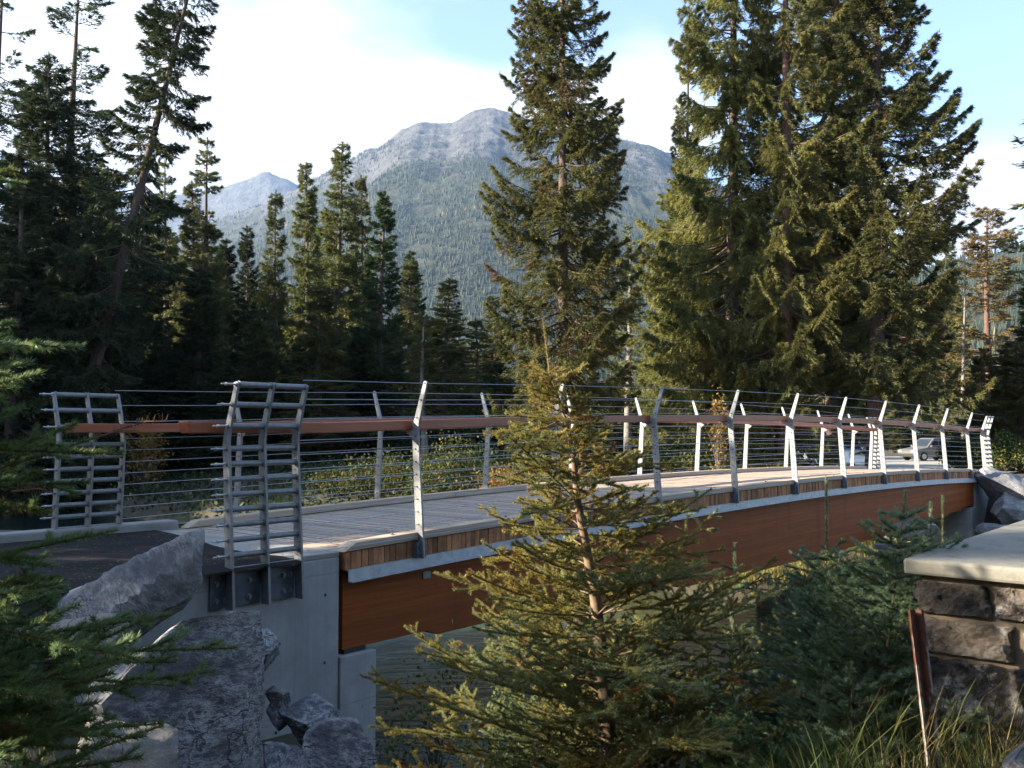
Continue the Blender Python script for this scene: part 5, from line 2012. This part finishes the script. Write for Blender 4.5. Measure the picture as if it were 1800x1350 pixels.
    for k in range(9):
        p = a.lerp(b, 0.35 + 0.07 * k)
        m.tube([p, p + Vector((random.Random(k).uniform(-0.5, 0.5), 0.1, random.Random(k + 9).uniform(-0.1, 0.6)))], [0.02, 0.006], 5)
    o = m.build('fallen_branch', M['bark_grey'])
    tag(o, 'grey dead branch sticking out of the dark river at the left', 'branch')
    # tangled roots hanging from the far bank
    m = MB()
    rr = random.Random(6)
    for k in range(46):
        p = P(rr.uniform(1275, 1400), rr.uniform(1015, 1062), rr.uniform(15.4, 16.4))
        q = p + Vector((rr.uniform(-0.5, 0.4), rr.uniform(-0.3, 0.3), rr.uniform(-0.2, 0.25)))
        m.tube([p, (p + q) / 2 + Vector((0, 0, rr.uniform(0.0, 0.12))), q], [0.012, 0.009, 0.004], 4)
    tag(m.build('exposed_roots', M['bark_red']), 'tangle of pale roots hanging over the water at the far bank', kind='stuff')


# ------------------------------------------------------------------ parked vehicles
def build_cars():
    glass = simple('car_glass', (0.02, 0.025, 0.03), 0.08)
    tyre = simple('tyre_rubber', (0.015, 0.015, 0.016), 0.85)
    rim = simple('alloy_rim', (0.45, 0.45, 0.46), 0.35, 0.7)
    lampm = simple('lamp_glass', (0.55, 0.56, 0.58), 0.15)
    red = simple('tail_lamp', (0.30, 0.02, 0.015), 0.2)
    trim = simple('black_trim', (0.02, 0.02, 0.02), 0.5)

    def car(label, px, Yd, rz, paint, Ln=4.5, W=1.8, Hh=1.7):
        b = P(px, 780, Yd)
        root = empty('parked_car', (b.x, Yd, ghs(b.x, Yd) + 0.05), rz, label, 'car')
        pm = simple('car_paint', paint, 0.28, 0.3)
        hx = Ln / 2
        # body section along x (front +x)
        prof = [(-hx, 0.32), (-hx, 0.95), (-hx + 0.12, 1.02), (hx - 1.25, 1.02), (hx - 0.25, 0.86), (hx, 0.72), (hx, 0.32), (hx - 0.5, 0.26), (-hx + 0.5, 0.26)]
        m = MB()
        m.prism(prof, lambda p, t: (p[0], t, p[1]), -W / 2, W / 2)
        m.build('body', pm, root, bevel=0.07, seg=3)
        cab = [(-hx + 0.06, 1.021), (-hx + 0.32, Hh - 0.05), (-hx + 0.55, Hh), (hx - 2.15, Hh), (hx - 1.95, Hh - 0.04), (hx - 1.22, 1.021)]
        m = MB()
        m.prism(cab, lambda p, t: (p[0], t * (1 - 0.16 * (p[1] - 1.02) / (Hh - 1.02)), p[1]), -W / 2 + 0.06, W / 2 - 0.06)
        m.build('cabin', pm, root, bevel=0.05, seg=3)
        ww = W / 2 - 0.06

        def yy(z):
            return ww * (1 - 0.16 * (z - 1.02) / (Hh - 1.02)) + 0.004
        for s in (-1, 1):
            for (xa, xb, xc, xd) in ((-hx + 0.42, -hx + 1.15, -hx + 1.15, -hx + 0.55), (-hx + 1.23, -hx + 2.15, -hx + 2.10, -hx + 1.23), (-hx + 2.22, hx - 1.5, hx - 2.02, -hx + 2.17)):
                g = MB()
                z0, z1 = 1.08, Hh - 0.12
                v = [(xa, s * yy(z0), z0), (xb, s * yy(z0), z0), (xc, s * yy(z1), z1), (xd, s * yy(z1), z1)]
                v += [(p[0], p[1] - s * 0.03, p[2]) for p in v]
                g.add(v, [(0, 1, 2, 3), (7, 6, 5, 4), (0, 4, 5, 1), (1, 5, 6, 2), (2, 6, 7, 3), (3, 7, 4, 0)])
                g.build('window', glass, root)
        g = MB()
        v = [(hx - 1.27, -0.68, 1.07), (hx - 1.27, 0.68, 1.07), (hx - 1.91, 0.6, Hh - 0.1), (hx - 1.91, -0.6, Hh - 0.1)]
        v = [(p[0] + 0.03, p[1], p[2] + 0.015) for p in v] + [(p[0] - 0.03, p[1], p[2] - 0.015) for p in v]
        g.add(v, [(0, 1, 2, 3), (7, 6, 5, 4), (0, 4, 5, 1), (1, 5, 6, 2), (2, 6, 7, 3), (3, 7, 4, 0)])
        g.build('windscreen', glass, root)
        g = MB()
        v = [(-hx + 0.08, -0.66, 1.08), (-hx + 0.08, 0.66, 1.08), (-hx + 0.28, 0.58, Hh - 0.13), (-hx + 0.28, -0.58, Hh - 0.13)]
        v = [(p[0] - 0.025, p[1], p[2]) for p in v] + [(p[0] + 0.03, p[1], p[2]) for p in v]
        g.add(v, [(3, 2, 1, 0), (4, 5, 6, 7), (0, 1, 5, 4), (1, 2, 6, 5), (2, 3, 7, 6), (3, 0, 4, 7)])
        g.build('rear_window', glass, root)
        for xx in (-hx + 0.85, hx - 0.85):
            for s in (-1, 1):
                t = MB()
                t.tube([(xx, s * (W / 2 - 0.16), 0.34), (xx, s * (W / 2 + 0.015), 0.34)], 0.34, 20)
                w_ = t.build('wheel', tyre, root, smooth_shade=True)
                t = MB()
                t.tube([(xx, s * (W / 2 + 0.0155), 0.34), (xx, s * (W / 2 + 0.024), 0.34)], 0.20, 16)
                t.build('rim', rim, w_)
        for s in (-1, 1):
            t = MB()
            t.box((hx - 0.16, s * 0.66 - 0.16, 0.66), (hx + 0.012, s * 0.66 + 0.16, 0.80))
            t.build('headlight', lampm, root, bevel=0.02)
            t = MB()
            t.box((-hx - 0.012, s * 0.74 - 0.09, 0.72), (-hx + 0.1, s * 0.74 + 0.09, 0.98))
            t.build('tail_light', red, root, bevel=0.02)
            t = MB()
            t.box((hx - 1.55, s * (W / 2 + 0.09) - 0.08, 1.03), (hx - 1.42, s * (W / 2 + 0.09) + 0.08, 1.17))
            t.build('mirror', pm, root, bevel=0.03)
        for x0, x1 in ((hx - 0.1, hx + 0.06), (-hx - 0.06, -hx + 0.1)):
            t = MB()
            t.box((x0, -W / 2 + 0.05, 0.34), (x1, W / 2 - 0.05, 0.54))
            t.build('bumper', trim, root, bevel=0.04)
        t = MB()
        t.box((-hx + 0.5, -0.62, Hh + 0.05), (hx - 2.4, -0.585, Hh + 0.085))
        t.box((-hx + 0.5, 0.585, Hh + 0.05), (hx - 2.4, 0.62, Hh + 0.085))
        for xx in (-hx + 0.6, hx - 2.5):
            for s in (-0.6, 0.6):
                t.box((xx, s - 0.014, Hh - 0.02), (xx + 0.05, s + 0.014, Hh + 0.049))
        t.build('roof_rail', trim, root)

    car('silver estate car parked on the gravel beyond the far end of the bridge', 1634, 71, R(200), (0.17, 0.16, 0.145))
    car('white car half hidden by trunks behind the far railing', 1376, 62, R(170), (0.75, 0.76, 0.78))
    car('white van like car seen between the trunks right of the cluster foot', 1472, 58, R(20), (0.70, 0.74, 0.80), 5.2, 2.0, 2.1)
    car('white car far behind the yellow green autumn shrub', 735, 60, R(10), (0.78, 0.78, 0.78), 4.4, 1.75, 1.5)


# ------------------------------------------------------------------ build everything
import time
_t = time.time()
for fn in (build_ground, build_water, build_path, build_mountain, build_bridge, build_boulders, build_wall, build_rusty_post, build_forest, build_young, build_plants, build_cars, build_haze):
    fn()
    print(fn.__name__, round(time.time() - _t, 1))
